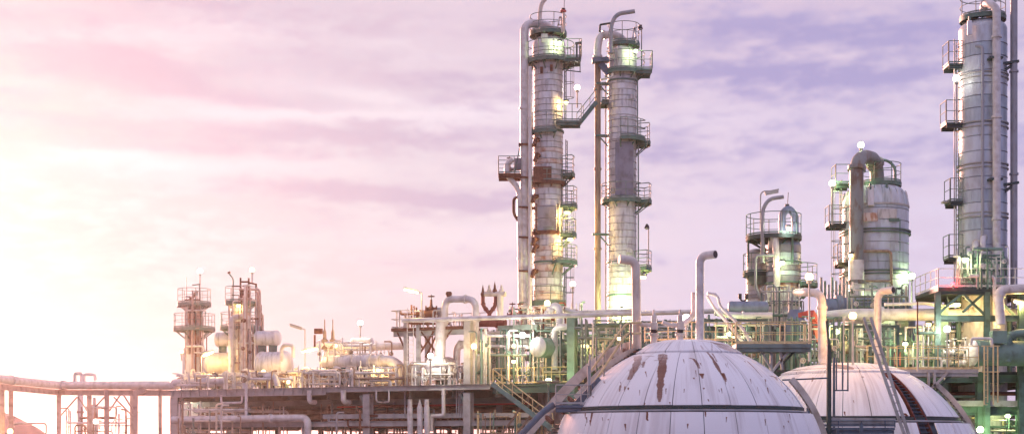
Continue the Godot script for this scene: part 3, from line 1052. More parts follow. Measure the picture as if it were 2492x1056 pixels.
func build_spheres() -> void:
	var d1 := 75.0
	var s1 := sphere_tank("large white spherical tank streaked with rust, nearest in the foreground", 1674, 1157, 322, d1, 22.8, 60.2, [[132, 866], [132, 861], [96, 838], [62, 830], [0.5, 827]], MARKS_ONE, 4, [[78, 86], [-88, -82]], 26, 60)
	var c1 := P(1674, 1157, d1)
	var r1 := px(322, d1)
	var ls := thing("curved_stair", "curved stair with pink side plates climbing the left of the rusty front tank", "stair", Vector3(P(1400, 0, 75).x, 0, -75), "stairs over the spherical tanks")
	var outer := [[1556, 838], [1500, 851], [1445, 886], [1392, 933], [1345, 985], [1300, 1036], [1262, 1082]]
	var inner := [[1560, 850], [1530, 858], [1482, 886], [1437, 930], [1402, 968]]
	for q: Array in [[outer, 76.2, 0.5, "pipe_cream"], [inner, 74.9, 0.3, "pipe_cream"]]:
		var m := MB.new()
		var path := bent(PP(q[0], q[1]), 1.2, 4)
		for k in path.size() - 1:
			m.beam(path[k], path[k + 1] + (path[k + 1] - path[k]) * 0.06, 0.07, q[2])
		part(ls, "side_plate", m, M[q[3]])
	for k in 22:
		var f := k / 21.0
		var p := P(lerpf(1556, 1408, f), lerpf(852, 978, f) - sin(PI * f) * 8.0, 75.0)
		bar(ls, "tread", p + Vector3(0, 0, 0.6), p + Vector3(-0.2, 0, -1.0), 0.26, 0.05, M.rust if k % 3 == 1 else M.steel_dark)
	for k in 10:
		var f := k / 9.0
		var p := P(lerpf(1400, 1290, f), lerpf(990, 1085, f), 75.0)
		bar(ls, "tread", p + Vector3(0.5, 0, 0.6), p + Vector3(0.2, 0, -1.0), 0.3, 0.06, M.steel_dark)
	for k in 8:
		var f := k / 7.0
		bar(ls, "rib", P(lerpf(1520, 1330, f), lerpf(852, 1015, f), 76.0), P(lerpf(1528, 1345, f), lerpf(862, 1028, f), 75.0), 0.14, 0.2, M.rust)
	sphere_stair("curved stair slot with pale side plates down the right of the front tank", c1, r1 + 0.42, 86.0, 3.0, 47.0, 92.0, M.pipe_cream, M.steel_dark, M.steel_grey, false)
	var d2 := 91.0
	sphere_tank("white spherical tank with few stains, partly behind the rusty one", 2058, 1195, 321, d2, 26.5, 57.3, [[154, 914], [154, 909], [116, 895], [62, 886], [0.5, 883]], MARKS_TWO, 8, [[20, 30], [76, 84]], 26, 14)
	var c2 := P(2058, 1195, d2)
	var r2 := px(321, d2)
	sphere_stair("curved stair with pale side plates along the right edge of the second tank", c2, r2 + 0.42, 86.0, 3.0, 40.0, 92.0, M.pipe_cream, M.steel_dark, M.steel_grey, false)
	sphere_stair("maroon-sided stair in the dark slot across the face of the second tank", c2, r2 - 0.12, 25.5, 3.4, 27.0, 92.0, M.maroon, M.steel_blue, M.steel_grey, false)

	# handrail and landing at the left belt of the first tank
	var t := thing("stair_landing", "grey landing with handrails beside the left belt of the front tank", "landing", P(1395, 990, 73.5))
	var y := P(0, 986, 73.5).y
	landing(t, P(1352, 0, 73.5).x, P(1437, 0, 73.5).x, -74.2, -73.0, y, M.steel_blue, M.steel_grey, "fr", 0.98)
	var hp := MB.new()
	hp.tube(bent([P(1348, 985, 73.4), P(1322, 1002, 73.2), P(1270, 1056, 72.5), P(1220, 1110, 72.0)], 0.4), 0.16, 8)
	part(t, "lower_handrail", hp, M.steel_blue)
	var sp := MB.new()
	sp.beam(P(1400, 990, 73.2), P(1463, 925, 73.6), 0.1, 0.42)
	part(t, "stringer", sp, M.steel_blue)
	for q: Array in [[1432, 890, 985], [1436, 862, 960]]:
		cyl(t, "post", P(q[0], q[2], 73.1), P(q[0], q[1], 73.1), 0.05, M.steel_grey, 8)

	# zigzag handrails over the stair head, top left of tank one
	var g := thing("stair_head_railing", "cream handrails of the stair head beside the front tank's roof", "railing", P(1530, 850, 74))
	for off: float in [0.0, 40.0]:
		var a := MB.new()
		a.tube(bent([P(1440, 900 + off, 73.6), P(1526, 786 + off * 0.65, 73.8), P(1562, 785 + off * 0.65, 74.0)], 0.2), 0.055, 8)
		part(g, "handrail", a, M.yellow)
	for q: Array in [[1513, 790, 850], [1535, 787, 850], [1470, 855, 925], [1452, 820, 905]]:
		cyl(g, "post", P(q[0], q[2], 73.8), P(q[0], q[1], 73.8), 0.04, M.steel_mid, 6)

	# roof walk of tank one
	var rw := thing("roof_walkway", "green walkway with yellow handrails leaving the front tank's roof to the right", "walkway", P(1790, 848, 75))
	landing(rw, P(1790, 0, 76).x, P(1972, 0, 76).x, -77.0, -75.6, P(0, 838, 76).y, M.steel_mid, M.yellow, "fb", 1.12, 0.2)
	for q: Array in [[1878, 850, 1878, 902], [1925, 850, 1880, 905], [1900, 850, 1905, 900]]:
		bar(rw, "brace", P(q[0], q[1], 76), P(q[2], q[3], 76), 0.12, 0.12, M.steel_grey)
	bar(rw, "brace", P(1940, 850, 76.6), P(1885, 905, 76.6), 0.12, 0.12, M.steel_dark)
	bar(rw, "brace", P(1850, 850, 76), P(1880, 900, 76), 0.1, 0.1, M.steel_grey)
	var top := thing("roof_railing", "thin handrail across the top of the front tank's roof", "railing", P(1660, 830, 76))
	rail(top, [P(1570, 832, 76.8), P(1660, 829, 77.0), P(1790, 832, 76.8)], px(46, 76), M.yellow, 0.03, 0.62)

	# relief valves on the roof
	for q: Array in [[1592, 832, "left"], [1656, 832, "right"]]:
		var v := thing("relief_valve", "cream relief valve with pointed top, %s of the pair on the front tank's roof" % q[2], "valve", P(q[0], q[1], 75), "relief valves on the front tank")
		var b := P(q[0], q[1], 75)
		var m := MB.new()
		m.lathe(b, PackedVector2Array([Vector2(0.17, -0.1), Vector2(0.17, 0.3), Vector2(0.25, 0.32), Vector2(0.25, 0.42), Vector2(0.12, 0.44), Vector2(0.12, 0.62)]), 14)
		part(v, "base", m, M.pipe_cream)
		m = MB.new()
		m.lathe(b, PackedVector2Array([Vector2(0.2, 0.62), Vector2(0.2, 0.95), Vector2(0.14, 1.0), Vector2(0.13, 1.3), Vector2(0.06, 1.42), Vector2(0.05, 1.62), Vector2(0.001, 1.66)]), 14)
		part(v, "bonnet", m, M.pipe_cream)
		m = MB.new()
		m.lathe(b, PackedVector2Array([Vector2(0.1, 0.44), Vector2(0.19, 0.5), Vector2(0.19, 0.56), Vector2(0.1, 0.62)]), 14)
		part(v, "gasket", m, M.black)
		var s := -1.0
		run_into(v, "outlet_pipe", [b + Vector3(0, 0.85, 0), b + Vector3(s * 0.55, 0.85, 0), b + Vector3(s * 0.9, 1.0, 0)], 0.11, M.pipe_cream, 0.2, [0.4])

	# vents with their ends turned over
	gooseneck("cream vent pipe curving left at its top, before the second tall column", PP([[1551, 862], [1548, 634], [1508, 631, 75.2]], 75.5), px(10.8, 75.5), M.pipe_cream)
	gooseneck("tall grey vent pipe with open end turned right, on the front tank's roof", PP([[1704, 834], [1704, 634], [1714, 622, 75.9], [1742, 619, 75.4]], 76), px(10, 76), M.pipe_light)
	gooseneck("pale vent pipe with open end turned right, above the second tank", PP([[2138, 890], [2138, 722], [2148, 709, 90.9], [2176, 706, 90.3]], 91), px(9, 91), M.pipe_light)
	pipe("pale pipe bending away behind the orange lamp post", PP([[2003, 885], [2001, 714], [1962, 711, 91], [1940, 712, 97]], 90), px(10.5, 90), M.pipe_light, [0.3])
	pipe("cream pipe rising beside the tall grey vent with a swept bottom bend", PP([[1690, 712], [1690, 770], [1660, 790], [1655, 800]], 77), px(6.5, 77), M.pipe_light, [])
	pipe("grey pipe sloping down right from the tall grey vent", PP([[1722, 714], [1748, 718], [1752, 745], [1810, 800], [1835, 850]], 78), px(4, 78), M.pipe_light, [0.1, 0.6], 0.4)
	pipe("second grey sloping pipe beneath the first near the tall vent", PP([[1722, 720], [1735, 745], [1775, 790], [1822, 850]], 78.4), px(4, 78), M.pipe_light, [0.5], 0.4)

	# posts and ladders between the tanks
	var post := thing("dark_post", "tall dark green post standing between the two tanks", "post", P(2019, 1056, 79) - Vector3(0, 13, 0))
	bar(post, "post_lower", Vector3(P(2019, 0, 79).x, 0, -79), P(2019, 840, 79), 0.22, 0.22, M.steel_dark)
	bar(post, "post_upper", P(2019, 842, 79), P(2013, 781, 79), 0.13, 0.13, M.steel_dark)
	bar(post, "stay", P(1905, 925, 78), P(2019, 920, 79), 0.08, 0.08, M.steel_blue)
	var hang := thing("hung_ladder_frame", "blue-grey ladder frame standing before the second tank", "ladder", Vector3(P(2033, 0, 80).x, 0, -80))
	bar(hang, "upright", Vector3(P(2031, 0, 80).x, 0, -80), P(2031, 870, 80), 0.12, 0.12, M.steel_blue)
	for q: Array in [[2052, 880, 2052, 950], [2065, 880, 2065, 952], [2031, 950, 2065, 950], [2037, 870, 2037, 950]]:
		bar(hang, "frame_bar", P(q[0], q[1], 80), P(q[2], q[3], 80), 0.07, 0.07, M.steel_blue)
	var lowp := thing("lower_platform", "dark railed platform low between the two tanks", "platform", P(2060, 1056, 79))
	landing(lowp, P(1985, 0, 79).x, P(2180, 0, 79).x, -80.4, -79.0, P(0, 1040, 79).y, M.steel_blue, M.steel_blue, "f", 0.001 + px(16, 79))
	bar(lowp, "fascia_beam", P(2020, 1026, 79.2), P(2180, 1028, 79.2), 0.2, px(20, 79), M.steel_grey)
	for q: Array in [[1968, 992], [1988, 1003], [2040, 1040], [2098, 1030]]:
		bar(lowp, "post", P(q[0], 1090, 78.4), P(q[0], q[1], 78.4), 0.16, 0.16, M.steel_blue)
	bar(lowp, "cross_bar", P(1950, 1050, 78.6), P(2010, 1050, 78.6), 0.08, 0.08, M.steel_blue)
	var lad := thing("sloping_ladder", "grey ladder leaning steeply across the second tank", "ladder", P(2200, 1056, 84))
	for o: float in [0.0, 17.0]:
		bar(lad, "stile", P(2214 + o * 0.6, 1090, 83), P(2103 + o, 772, 83), 0.12, 0.16, M.steel_grey)
	for k in 16:
		var f := (k + 0.5) / 16.0
		bar(lad, "tread", P(lerpf(2214, 2105, f), lerpf(1088, 775, f), 83), P(lerpf(2224, 2119, f), lerpf(1088, 775, f), 83), 0.16, 0.05, M.steel_grey)
	# walk from tank two to the right, with yellow rails
	var w2 := thing("tank_walkway", "grey walkway with yellow handrails leaving the second tank to the right", "walkway", P(2180, 900, 90))
	landing(w2, P(2185, 0, 90).x, P(2384, 0, 90).x, -92.0, -90.0, P(0, 899, 90).y, M.steel_grey, M.yellow, "fb", px(57, 90), 0.22)
	for q: Array in [[2262, 905, 2262, 950], [2310, 905, 2266, 948], [2276, 905, 2276, 940]]:
		bar(w2, "brace", P(q[0], q[1], 90), P(q[2], q[3], 90), 0.14, 0.14, M.steel_grey)
	bar(w2, "brace", P(2324, 906, 90.8), P(2272, 958, 90.8), 0.14, 0.14, M.steel_green)
	rail(w2, [P(2112, 895, 92), P(2185, 899, 92)], px(55, 90), M.yellow)
	var hoop := thing("hooped_ladder", "yellow hooped ladder hanging before the white drum end", "ladder", P(2410, 980, 89))
	for q: Array in [[2398, 842, 985], [2420, 838, 985], [2431, 842, 980], [2406, 842, 980]]:
		cyl(hoop, "stile", P(q[0], q[2], 89), P(q[0], q[1], 89), 0.05, M.yellow, 6)
	for k in 8:
		bar(hoop, "rung", P(2398, 985 - k * 18, 89), P(2406, 985 - k * 18, 89), 0.04, 0.04, M.yellow)
	bar(hoop, "hoop", P(2392, 842, 89), P(2436, 842, 89), 0.06, 0.06, M.yellow)
	bar(hoop, "hoop", P(2392, 905, 89), P(2436, 905, 89), 0.06, 0.06, M.yellow)
	var pst := thing("tall_rod", "tall thin pinkish rod standing on the right walkway", "pole", P(2235, 900, 89))
	cyl(pst, "rod_lower", P(2235, 903, 89), P(2235, 815, 89), 0.06, M.pipe_cream, 8)
	cyl(pst, "rod_upper", P(2235, 815, 89), P(2235, 734, 89), 0.045, M.rust, 8)

# ---------------------------------------------------------------- right-hand plant
func build_right() -> void:
	# column at the right edge
	var d := 100.0
	var c := P(2394, 0, d)
	c.y = 0
	var r := px(57, d)
	var t := thing("column", "tall grey clad column at the right edge with pipes up its face", "column", c)
	var yb := P(0, 700, d).y
	cyl(t, "skirt", c, Vector3(c.x, yb, c.z), r, M.clad_grey, 36)
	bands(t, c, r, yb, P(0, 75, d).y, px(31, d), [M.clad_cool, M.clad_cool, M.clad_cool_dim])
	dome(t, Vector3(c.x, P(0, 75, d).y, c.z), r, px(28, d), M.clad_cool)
	for yy: float in [187, 197, 305, 316, 405, 415, 524, 533]:
		collar(t, Vector3(c.x, P(0, yy, d).y, c.z), r + 0.02, 0.07, 0.08, M.steel_grey)
	platform(t, Vector3(c.x, P(0, 42, d).y, c.z), r * 0.3, r * 0.97, -180, 180, M.steel_green, M.steel_mid, 1.35)
	for q: Array in [[2362, 55], [2425, 55]]:
		bar(t, "platform_leg", P(q[0], 78, d - 1.0), P(q[0], 40, d - 1.0), 0.15, 0.15, M.steel_green)
	var lug := MB.new()
	lug.beam(P(2362, 85, d - r - 0.1), P(2362, 50, d - r - 0.05), 0.3, 0.1)
	part(t, "lifting_lug", lug, M.clad_light)
	for q: Array in [[2330, 2298, 303, 1.5], [2330, 2304, 160, 1.2], [2330, 2308, 492, 1.2], [2330, 2305, 628, 1.2]]:
		landing(t, P(q[1], 0, d).x, P(2338, 0, d).x, c.z - 0.7, c.z + 0.7, P(0, q[2], d).y, M.steel_dark, M.steel_mid, "fl", 1.5)
	ladder(t, P(2332, 700, d), P(0, 100, d).y, -90, M.steel_mid, false)
	cyl(t, "conduit", P(2325, 700, d - 0.4), P(2325, 95, d - 0.4), 0.05, M.pipe_light, 8)
	slab(t, "box_panel", P(2312, 492, d) , Vector3(0.9, 0.12, 0.7), M.steel_grey)
	for q: Array in [[2362, 610, 0.5], [2380, 590, 0.42], [2398, 575, 0.35], [2420, 620, 0.4], [2410, 640, 0.5]]:
		run_into(t, "nozzle", [P(q[0], q[1], d - r * 0.7), P(q[0] - 4, q[1] + 8, d - r - 0.9), P(q[0] - 4, q[1] + 48, d - r - 0.9)], q[2] * 0.55, M.pipe_light, 0.4, [0.2])
	slab(t, "instrument_box", P(2352, 655, d - r - 0.6), Vector3(1.1, 1.2, 0.6), M.white)
	slab(t, "instrument_box", P(2378, 663, d - r - 0.8), Vector3(1.2, 1.1, 0.6), M.clad_light)
	collar(t, Vector3(c.x, P(0, 640, d).y, c.z), r, 0.3, 0.12, M.steel_grey)
	pipe("dark elbow and long pale riser on the face of the right-edge column", [P(2396, 40, d), P(2396, 12, d), P(2408, 6, d - 1.6), P(2428, 20, d - r - 0.5), P(2428, 800, d - r - 0.5)], px(9.5, d), M.pipe_light, [0.05, 0.2, 0.42, 0.7], 0.45)
	pipe("thick grey riser standing to the right of the right-edge column", [P(2470, -60, d - 1), P(2470, 720, d - 1)], px(8.5, d), M.pipe_grey, [0.3, 0.62])
	pipe("thin dark riser on the face of the right-edge column", [P(2376, 112, d - r), P(2393, 112, d - r - 0.2), P(2394, 130, d - r - 0.3), P(2394, 600, d - r - 0.3)], px(3.4, d), M.pipe_grey, [0.12, 0.3], 0.2)
	for yy: float in [150, 445]:
		var b := thing("pipe_bracket", "dark pipe bracket at the %s of the right-edge column" % ("upper part" if yy < 200 else "middle"), "bracket", P(2455, yy, d - 1))
		var m := MB.new()
		m.beam(P(2440, yy + 6, d - 1), P(2480, yy, d - 1), 0.5, 0.16)
		m.beam(P(2446, yy + 22, d - 1), P(2472, yy + 4, d - 1), 0.3, 0.2)
		part(b, "bracket_arm", m, M.steel_dark)
		var m2 := MB.new()
		m2.beam(P(2408, yy - 8, d - r - 0.3), P(2440, yy - 8, d - r - 0.3), 0.7, 0.14)
		part(b, "pipe_clamp", m2, M.steel_dark)

	# steel table in front of that column
	var fr := thing("steel_platform", "dark green steel platform below the right-edge column with braced legs", "platform", Vector3(P(2380, 0, 97).x, 0, -97))
	var yd := P(0, 703, 97).y
	var x0 := P(2275, 0, 97).x
	var x1 := P(2560, 0, 97).x
	landing(fr, x0, x1, -101.5, -96.0, yd, M.steel_dark, M.white, "fl", px(45, 97), 0.25)
	for q: Array in [[2284, 96.2], [2310, 101], [2404, 96.2], [2487, 96.2], [2440, 101], [2360, 101]]:
		hsec(fr, "leg", Vector3(P(q[0], 0, q[1]).x, 0, -q[1]), Vector3(P(q[0], 0, q[1]).x, yd - 0.3, -q[1]), 0.34, 0.34, M.steel_green)
	for q: Array in [[2290, 760, 2345, 712], [2340, 712, 2398, 765], [2398, 712, 2345, 760], [2410, 712, 2480, 775]]:
		bar(fr, "brace", P(q[0], q[1], 96.3), P(q[2], q[3], 96.3), 0.16, 0.16, M.steel_green)
	hsec(fr, "beam", P(2280, 775, 96.2), P(2560, 775, 96.2), 0.25, 0.4, M.steel_green)

	# horizontal lines
	pipe("long pale pipe running level across the right side", PP([[1985, 775, 101], [2060, 766, 99], [2600, 766, 99]], 99), px(15, 99), M.pipe_light, [0.28, 0.62])
	pipe("pale pipe end with elbow entering from the right edge", PP([[2438, 790, 95], [2432, 706, 95], [2600, 698, 95]], 95), px(12, 95), M.pipe_light, [0.3], 0.5)
	pipe("thin pale pipe above the long level pipe", PP([[2155, 741], [2258, 738], [2290, 746], [2330, 744]], 98), px(4, 98), M.pipe_light, [], 0.5)
	pipe("wide blue-grey duct below the stout vessel", PP([[2010, 752], [2180, 740], [2205, 765], [2205, 840]], 104), px(25, 104), M.clad_blue, [0.12], 1.0)
	drum("green horizontal drum with a white end at the right edge", P(2462, 860, 95), px(31, 95), 5.0, Vector3(1, 0, -0.12), M.pipe_green, M.white, P(0, 905, 95).y, 2)
	pipe("small white inverted-U pipe above the white drum end", PP([[2366, 840], [2366, 824], [2416, 824], [2416, 845]], 93), px(3.6, 93), M.white, [], 0.16)
	slab(thing("green_box", "pale green cabinet at the right edge above the drum", "cabinet", P(2432, 835, 94)), "cabinet_body", P(2432, 821, 94), Vector3(px(35, 94), px(30, 94), 0.6), M.pipe_green)
	pipe("green pipe elbow at the far right above the green drum", PP([[2452, 880], [2455, 812], [2560, 808]], 94.5), px(10, 94), M.pipe_green, [0.4])

	# deck of the right-hand rack
	var rk := thing("pipe_rack", "green steel pipe rack with dark bays behind the second tank", "pipe rack", Vector3(P(2380, 0, 100).x, 0, -100))
	var y := P(0, 905, 97).y
	var rx0 := P(2080, 0, 104).x
	var rx1 := P(2640, 0, 97).x
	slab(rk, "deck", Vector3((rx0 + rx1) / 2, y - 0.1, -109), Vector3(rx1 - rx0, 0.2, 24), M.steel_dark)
	hsec(rk, "beam", Vector3(rx0, y - 0.45, -97), Vector3(rx1, y - 0.45, -97), 0.3, 0.5, M.steel_green)
	hsec(rk, "beam", Vector3(rx0, P(0, 1000, 97).y, -97), Vector3(rx1, P(0, 1000, 97).y, -97), 0.3, 0.55, M.steel_green)
	bar(rk, "cable_tray", Vector3(rx0, P(0, 982, 96.6).y, -96.6), Vector3(rx1, P(0, 982, 96.6).y, -96.6), 0.5, 0.36, M.steel_grey)
	for q: Array in [[2388, 97], [2487, 96.8], [2200, 100], [2297, 98], [2240, 106], [2340, 112], [2440, 112], [2150, 108], [2100, 112], [2260, 118], [2400, 119]]:
		var top: float = y if q[1] > 102 or q[0] == 2388 or q[0] == 2487 else P(0, 770 if q[0] < 2250 else 745, q[1]).y
		hsec(rk, "column", Vector3(P(q[0], 0, q[1]).x, 0, -q[1]), Vector3(P(q[0], 0, q[1]).x, top - 0.03, -q[1]), px(20, q[1]), px(20, q[1]), M.pipe_green if top > y + 1 else M.steel_green)
	for k in 7:
		hsec(rk, "cross_beam", Vector3(rx0 + (rx1 - rx0) * k / 6.5, y - 0.5, -97.3), Vector3(rx0 + (rx1 - rx0) * k / 6.5, y - 0.5, -121), 0.25, 0.55, M.steel_green)
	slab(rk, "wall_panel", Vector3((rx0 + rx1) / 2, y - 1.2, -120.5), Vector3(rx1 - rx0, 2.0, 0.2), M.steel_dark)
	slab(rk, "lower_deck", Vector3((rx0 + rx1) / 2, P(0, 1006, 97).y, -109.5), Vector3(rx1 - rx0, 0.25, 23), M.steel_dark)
	pipe("dark red pipe running level in the right rack's dark bay", PP([[2190, 958], [2485, 958]], 98.5), px(5, 98), M.maroon)
	pipe("pale thin pipe below the dark red one in the right rack", PP([[2200, 966], [2386, 965]], 97.6), px(3.4, 98), M.pipe_green)
	drum("dim green vessel lying inside the right rack's dark bay", P(2350, 938, 108), px(30, 108), 3.0, Vector3(0.2, 0, 1), M.steel_green, M.steel_green, P(0, 970, 108).y, 1)
	for k in 9:
		var x := 2400.0 + k * 12
		cyl(rk, "standpipe", P(x, 1100, 99 + (k * 7 % 5)), P(x, 1014 + (k * 13 % 17), 99 + (k * 7 % 5)), 0.09 + 0.03 * (k % 3), M.pipe_green if k % 2 else M.yellow, 8)
	# equipment on the right deck
	drum("green vessel with curved top behind the right walkway's left end", P(2170, 862, 101), px(44, 101), 2.6, Vector3(0.35, 0, 1), M.pipe_green, M.pipe_green, y, 1)
	drum("dark teal drum behind the yellow rails of the right walkway", P(2265, 868, 104), px(30, 104), 4.0, Vector3(1, 0, -0.3), M.steel_green, M.pipe_green, y, 2)
	drum("small green drum catching light left of the column legs", P(2255, 815, 108), px(14, 108), 3.2, Vector3(1, 0, -0.1), M.pipe_green, M.pipe_green, y, 2)
	for q: Array in [[2185, 875, 13, 30, "red_paint", "red cabinet standing on the right deck behind the walkway"], [2217, 868, 15, 36, "white", "white cabinet standing next to the red one"]]:
		var cb := thing("cabinet", q[5], "cabinet", P(q[0], q[1] + q[3] / 2.0, 98))
		slab(cb, "cabinet_body", P(q[0], q[1], 98), Vector3(px(q[2], 98), px(q[3], 98), 0.5), M[q[4]])
		bar(cb, "cabinet_top", P(q[0] - q[2] * 0.6, q[1] - q[3] / 2.0 - 2, 97.9), P(q[0] + q[2] * 0.6, q[1] - q[3] / 2.0 - 2, 97.9), 0.6, 0.08, M.rust if q[4] == "red_paint" else M.steel_grey)
		for k in 4:
			bar(cb, "louvre", P(q[0] - q[2] * 0.35 + k * q[2] * 0.23, q[1] - 6, 97.72), P(q[0] - q[2] * 0.35 + k * q[2] * 0.23, q[1] + q[3] * 0.42, 97.72), 0.05, 0.05, M.steel_grey)
	var spots := [[2310, 858, 1.0], [2325, 850, 0.9], [2338, 860, 1.1], [2352, 848, 0.9], [2300, 880, 1.1], [2328, 885, 1.2], [2350, 884, 1.1], [2285, 862, 0.8]]
	for k in spots.size():
		valve("white valve, %s of the eight behind the right walkway's yellow rails" % ["third from left, upper", "fourth from left, upper", "fifth from left, upper", "rightmost upper", "leftmost lower", "middle lower", "rightmost lower", "leftmost upper"][k], P(spots[k][0], spots[k][1], 96 + k % 3), spots[k][2] * 0.75, M.white, y, "valves behind the right walkway")
	for k in 9:
		var x: float = [2292, 2322, 2335, 2346, 2356, 2372, 2384, 2440, 2460][k]
		var rise: float = [735, 812, 715, 770, 720, 760, 700, 785, 770][k]
		pipe("upright pipe under the steel platform, %s from the left of nine" % ORD[k], [P(x, 905, 99.4 + k % 2), P(x, rise, 99.4 + k % 2)], px(3.0 + k % 3 * 1.6, 99), [M.pipe_green, M.pipe_light, M.steel_green][k % 3], [0.3], -1.0, "upright pipes under the steel platform")
	for k in 6:
		pipe("level dark pipe under the steel platform, %s from the top" % ORD[k], PP([[2260 + k * 9, 790 + k * 14], [2560, 790 + k * 14]], 103 + k), px(4.0 + k % 3 * 2.2, 104), [M.steel_green, M.pipe_green, M.steel_dark][k % 3], [0.4], -1.0, "level pipes under the steel platform")

	# stout vessel
	d = 108.0
	c = P(2131, 0, d)
	c.y = 0
	r = px(80, d)
	var v := thing("stout_vessel", "wide ribbed vessel with a great elbow pipe over its dome", "vessel", c)
	yb = P(0, 760, d).y
	cyl(v, "skirt", c, Vector3(c.x, yb, c.z), r * 0.96, M.clad_grey, 40)
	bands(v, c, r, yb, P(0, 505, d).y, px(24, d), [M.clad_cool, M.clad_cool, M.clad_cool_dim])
	for k in 24:
		# ribbed sheets of the dome, one by one
		var m := MB.new()
		var a0 := deg_to_rad(15.0 * k + 0.5)
		var a1 := deg_to_rad(15.0 * k + 14.5)
		var pr := PackedVector2Array()
		for q in 8:
			var th := PI / 2 * q / 7.0
			pr.append(Vector2(maxf(0.25, r * (0.62 + 0.38 * cos(th)) if q < 7 else r * 0.3), px(48, d) * sin(th)))
		m.lathe(Vector3(c.x, P(0, 505, d).y, c.z), pr, 3, a0, a1, true)
		m.beam(Vector3(c.x, P(0, 505, d).y, c.z) + around(a0) * (r + 0.01), Vector3(c.x, P(0, 470, d).y, c.z) + around(a0) * r * 0.93, 0.07, 0.05)
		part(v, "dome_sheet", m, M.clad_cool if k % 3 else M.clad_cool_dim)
	collar(v, Vector3(c.x, P(0, 507, d).y, c.z), r, 0.12, 0.06, M.steel_grey)
	for yy: float in [567, 574, 667, 674]:
		collar(v, Vector3(c.x, P(0, yy, d).y, c.z), r + 0.03, 0.09, 0.14, M.steel_green)
	platform(v, Vector3(c.x + px(14, d), P(0, 446, d).y, c.z), 0.5, px(50, d), -180, 180, M.steel_green, M.steel_green, 1.35)
	for q: Array in [[2160, 2.0], [2185, 1.0], [2120, 2.0]]:
		bar(v, "platform_leg", P(q[0], 470, d - q[1]), P(q[0], 447, d - q[1]), 0.14, 0.14, M.steel_green)
	landing(v, P(2014, 0, d).x, P(2058, 0, d).x, c.z - 0.6, c.z + 0.8, P(0, 547, d).y, M.steel_dark, M.steel_green, "fl", 1.3)
	landing(v, P(2032, 0, d).x, P(2070, 0, d).x, c.z - 0.2, c.z + 1.2, P(0, 642, d).y, M.steel_dark, M.steel_green, "fl", 1.3)
	landing(v, P(2030, 0, d).x, P(2068, 0, d).x, c.z - 0.6, c.z + 0.8, P(0, 450, d).y, M.steel_dark, M.steel_green, "fl", 1.35)
	ladder(v, P(2048, 780, d), P(0, 440, d).y, -90, M.steel_mid, true)
	var lg := MB.new()
	lg.beam(P(2121, 500, d - r - 0.12), P(2121, 458, d - r * 0.82), 0.42, 0.12)
	lg.tube(PackedVector3Array([P(2121, 459, d - r * 0.82 - 0.07), P(2121, 459, d - r * 0.82 + 0.06)]), 0.24, 14)
	part(v, "lifting_lug", lg, M.clad_light)
	for q: Array in [[2120, 528, 34, 20, "clad_worn"], [2160, 520, 46, 22, "clad_grey"], [2178, 535, 24, 8, "steel_green"]]:
		slab(v, "name_plate_frame", P(q[0], q[1], d - r * 0.98), Vector3(px(q[2], d), px(q[3], d), 0.16), M[q[4]])
	pipe("great grey elbow pipe looping over the stout vessel's dome", [P(2086, 780, d - r - 0.3), P(2086, 400, d - r - 0.3), P(2100, 380, d - r * 0.7), P(2128, 386, d - r * 0.25), P(2136, 415, d), P(2136, 450, d)], px(17, d), M.pipe_dim, [0.17, 0.68, 0.9], 1.0)
	pipe("pale lower length of the great elbow pipe", [P(2086, 720, d - r - 0.32), P(2086, 634, d - r - 0.32)], px(18.5, d), M.pipe_light, [])
	pipe("thin arched pipe over the stout vessel's top platform", PP([[2132, 392], [2158, 388], [2180, 404], [2181, 448]], d + 0.5), px(3.6, d), M.pipe_green, [], 0.6)
	pipe("rusty square-bent pipe on the stout vessel's face", [P(2102, 611, d - r - 0.2), P(2170, 611, d - r - 0.2), P(2172, 700, d - r - 0.2)], px(3.6, d), M.pipe_tan, [], 0.3)
	pipe("straight green riser on the stout vessel's right face", [P(2190, 532, d - r * 0.8), P(2188, 740, d - r * 0.8)], px(4, d), M.pipe_green, [])
	pipe("thin level pipe across the stout vessel's waist", [P(2100, 684, d - r - 0.35), P(2172, 684, d - r - 0.35)], px(3, d), M.pipe_tan, [])
	for k in 8:
		var x := 2000.0 + k * 9.0
		pipe("slim standpipe, %s from left in the row beside the stout vessel" % ORD[k], [P(x, 760, 104), P(x, 675 + (k % 3) * 9, 104)], px(3.2, 104), M.pipe_green if k % 2 else M.pipe_grey, [0.6], -1.0, "row of slim standpipes")

	# twin vessels left of it
	d = 104.0
	c = P(1908, 0, d)
	c.y = 0
	r = px(42, d)
	var g := thing("short_column", "short clad column with a blue pipe arch on its top", "column", c)
	yb = P(0, 860, d).y
	cyl(g, "skirt", c, Vector3(c.x, yb, c.z), r * 0.9, M.clad_dark, 32)
	bands(g, c, r * 0.93, yb, P(0, 690, d).y, px(22, d), [M.clad_white, M.clad_grey, M.clad_worn])
	bands(g, c, r, P(0, 690, d).y, P(0, 600, d).y, px(15, d), [M.clad_cool_dim, M.clad_dark, M.clad_cool])
	dome(g, Vector3(c.x, P(0, 600, d).y, c.z), r, px(22, d), M.clad_blue)
	for yy: float in [640, 690, 738, 745, 790, 800]:
		collar(g, Vector3(c.x, P(0, yy, d).y, c.z), r * 0.95, 0.1, 0.14, M.steel_green)
	platform(g, Vector3(P(1884, 0, d).x, P(0, 576, d).y, c.z), 0.4, px(68, d), -180, 180, M.steel_dark, M.steel_green, 1.5)
	for q: Array in [[1822, 0], [1860, 1], [1945, 0], [1930, 1]]:
		bar(g, "platform_leg", P(q[0], 640, d - 1.2 * q[1]), P(q[0], 578, d - 1.2 * q[1]), 0.14, 0.14, M.steel_green)
	platform(g, Vector3(P(1935, 0, d).x, P(0, 690, d).y, c.z), r * 0.5, px(56, d), 10, 170, M.steel_green, M.steel_mid, 1.3)
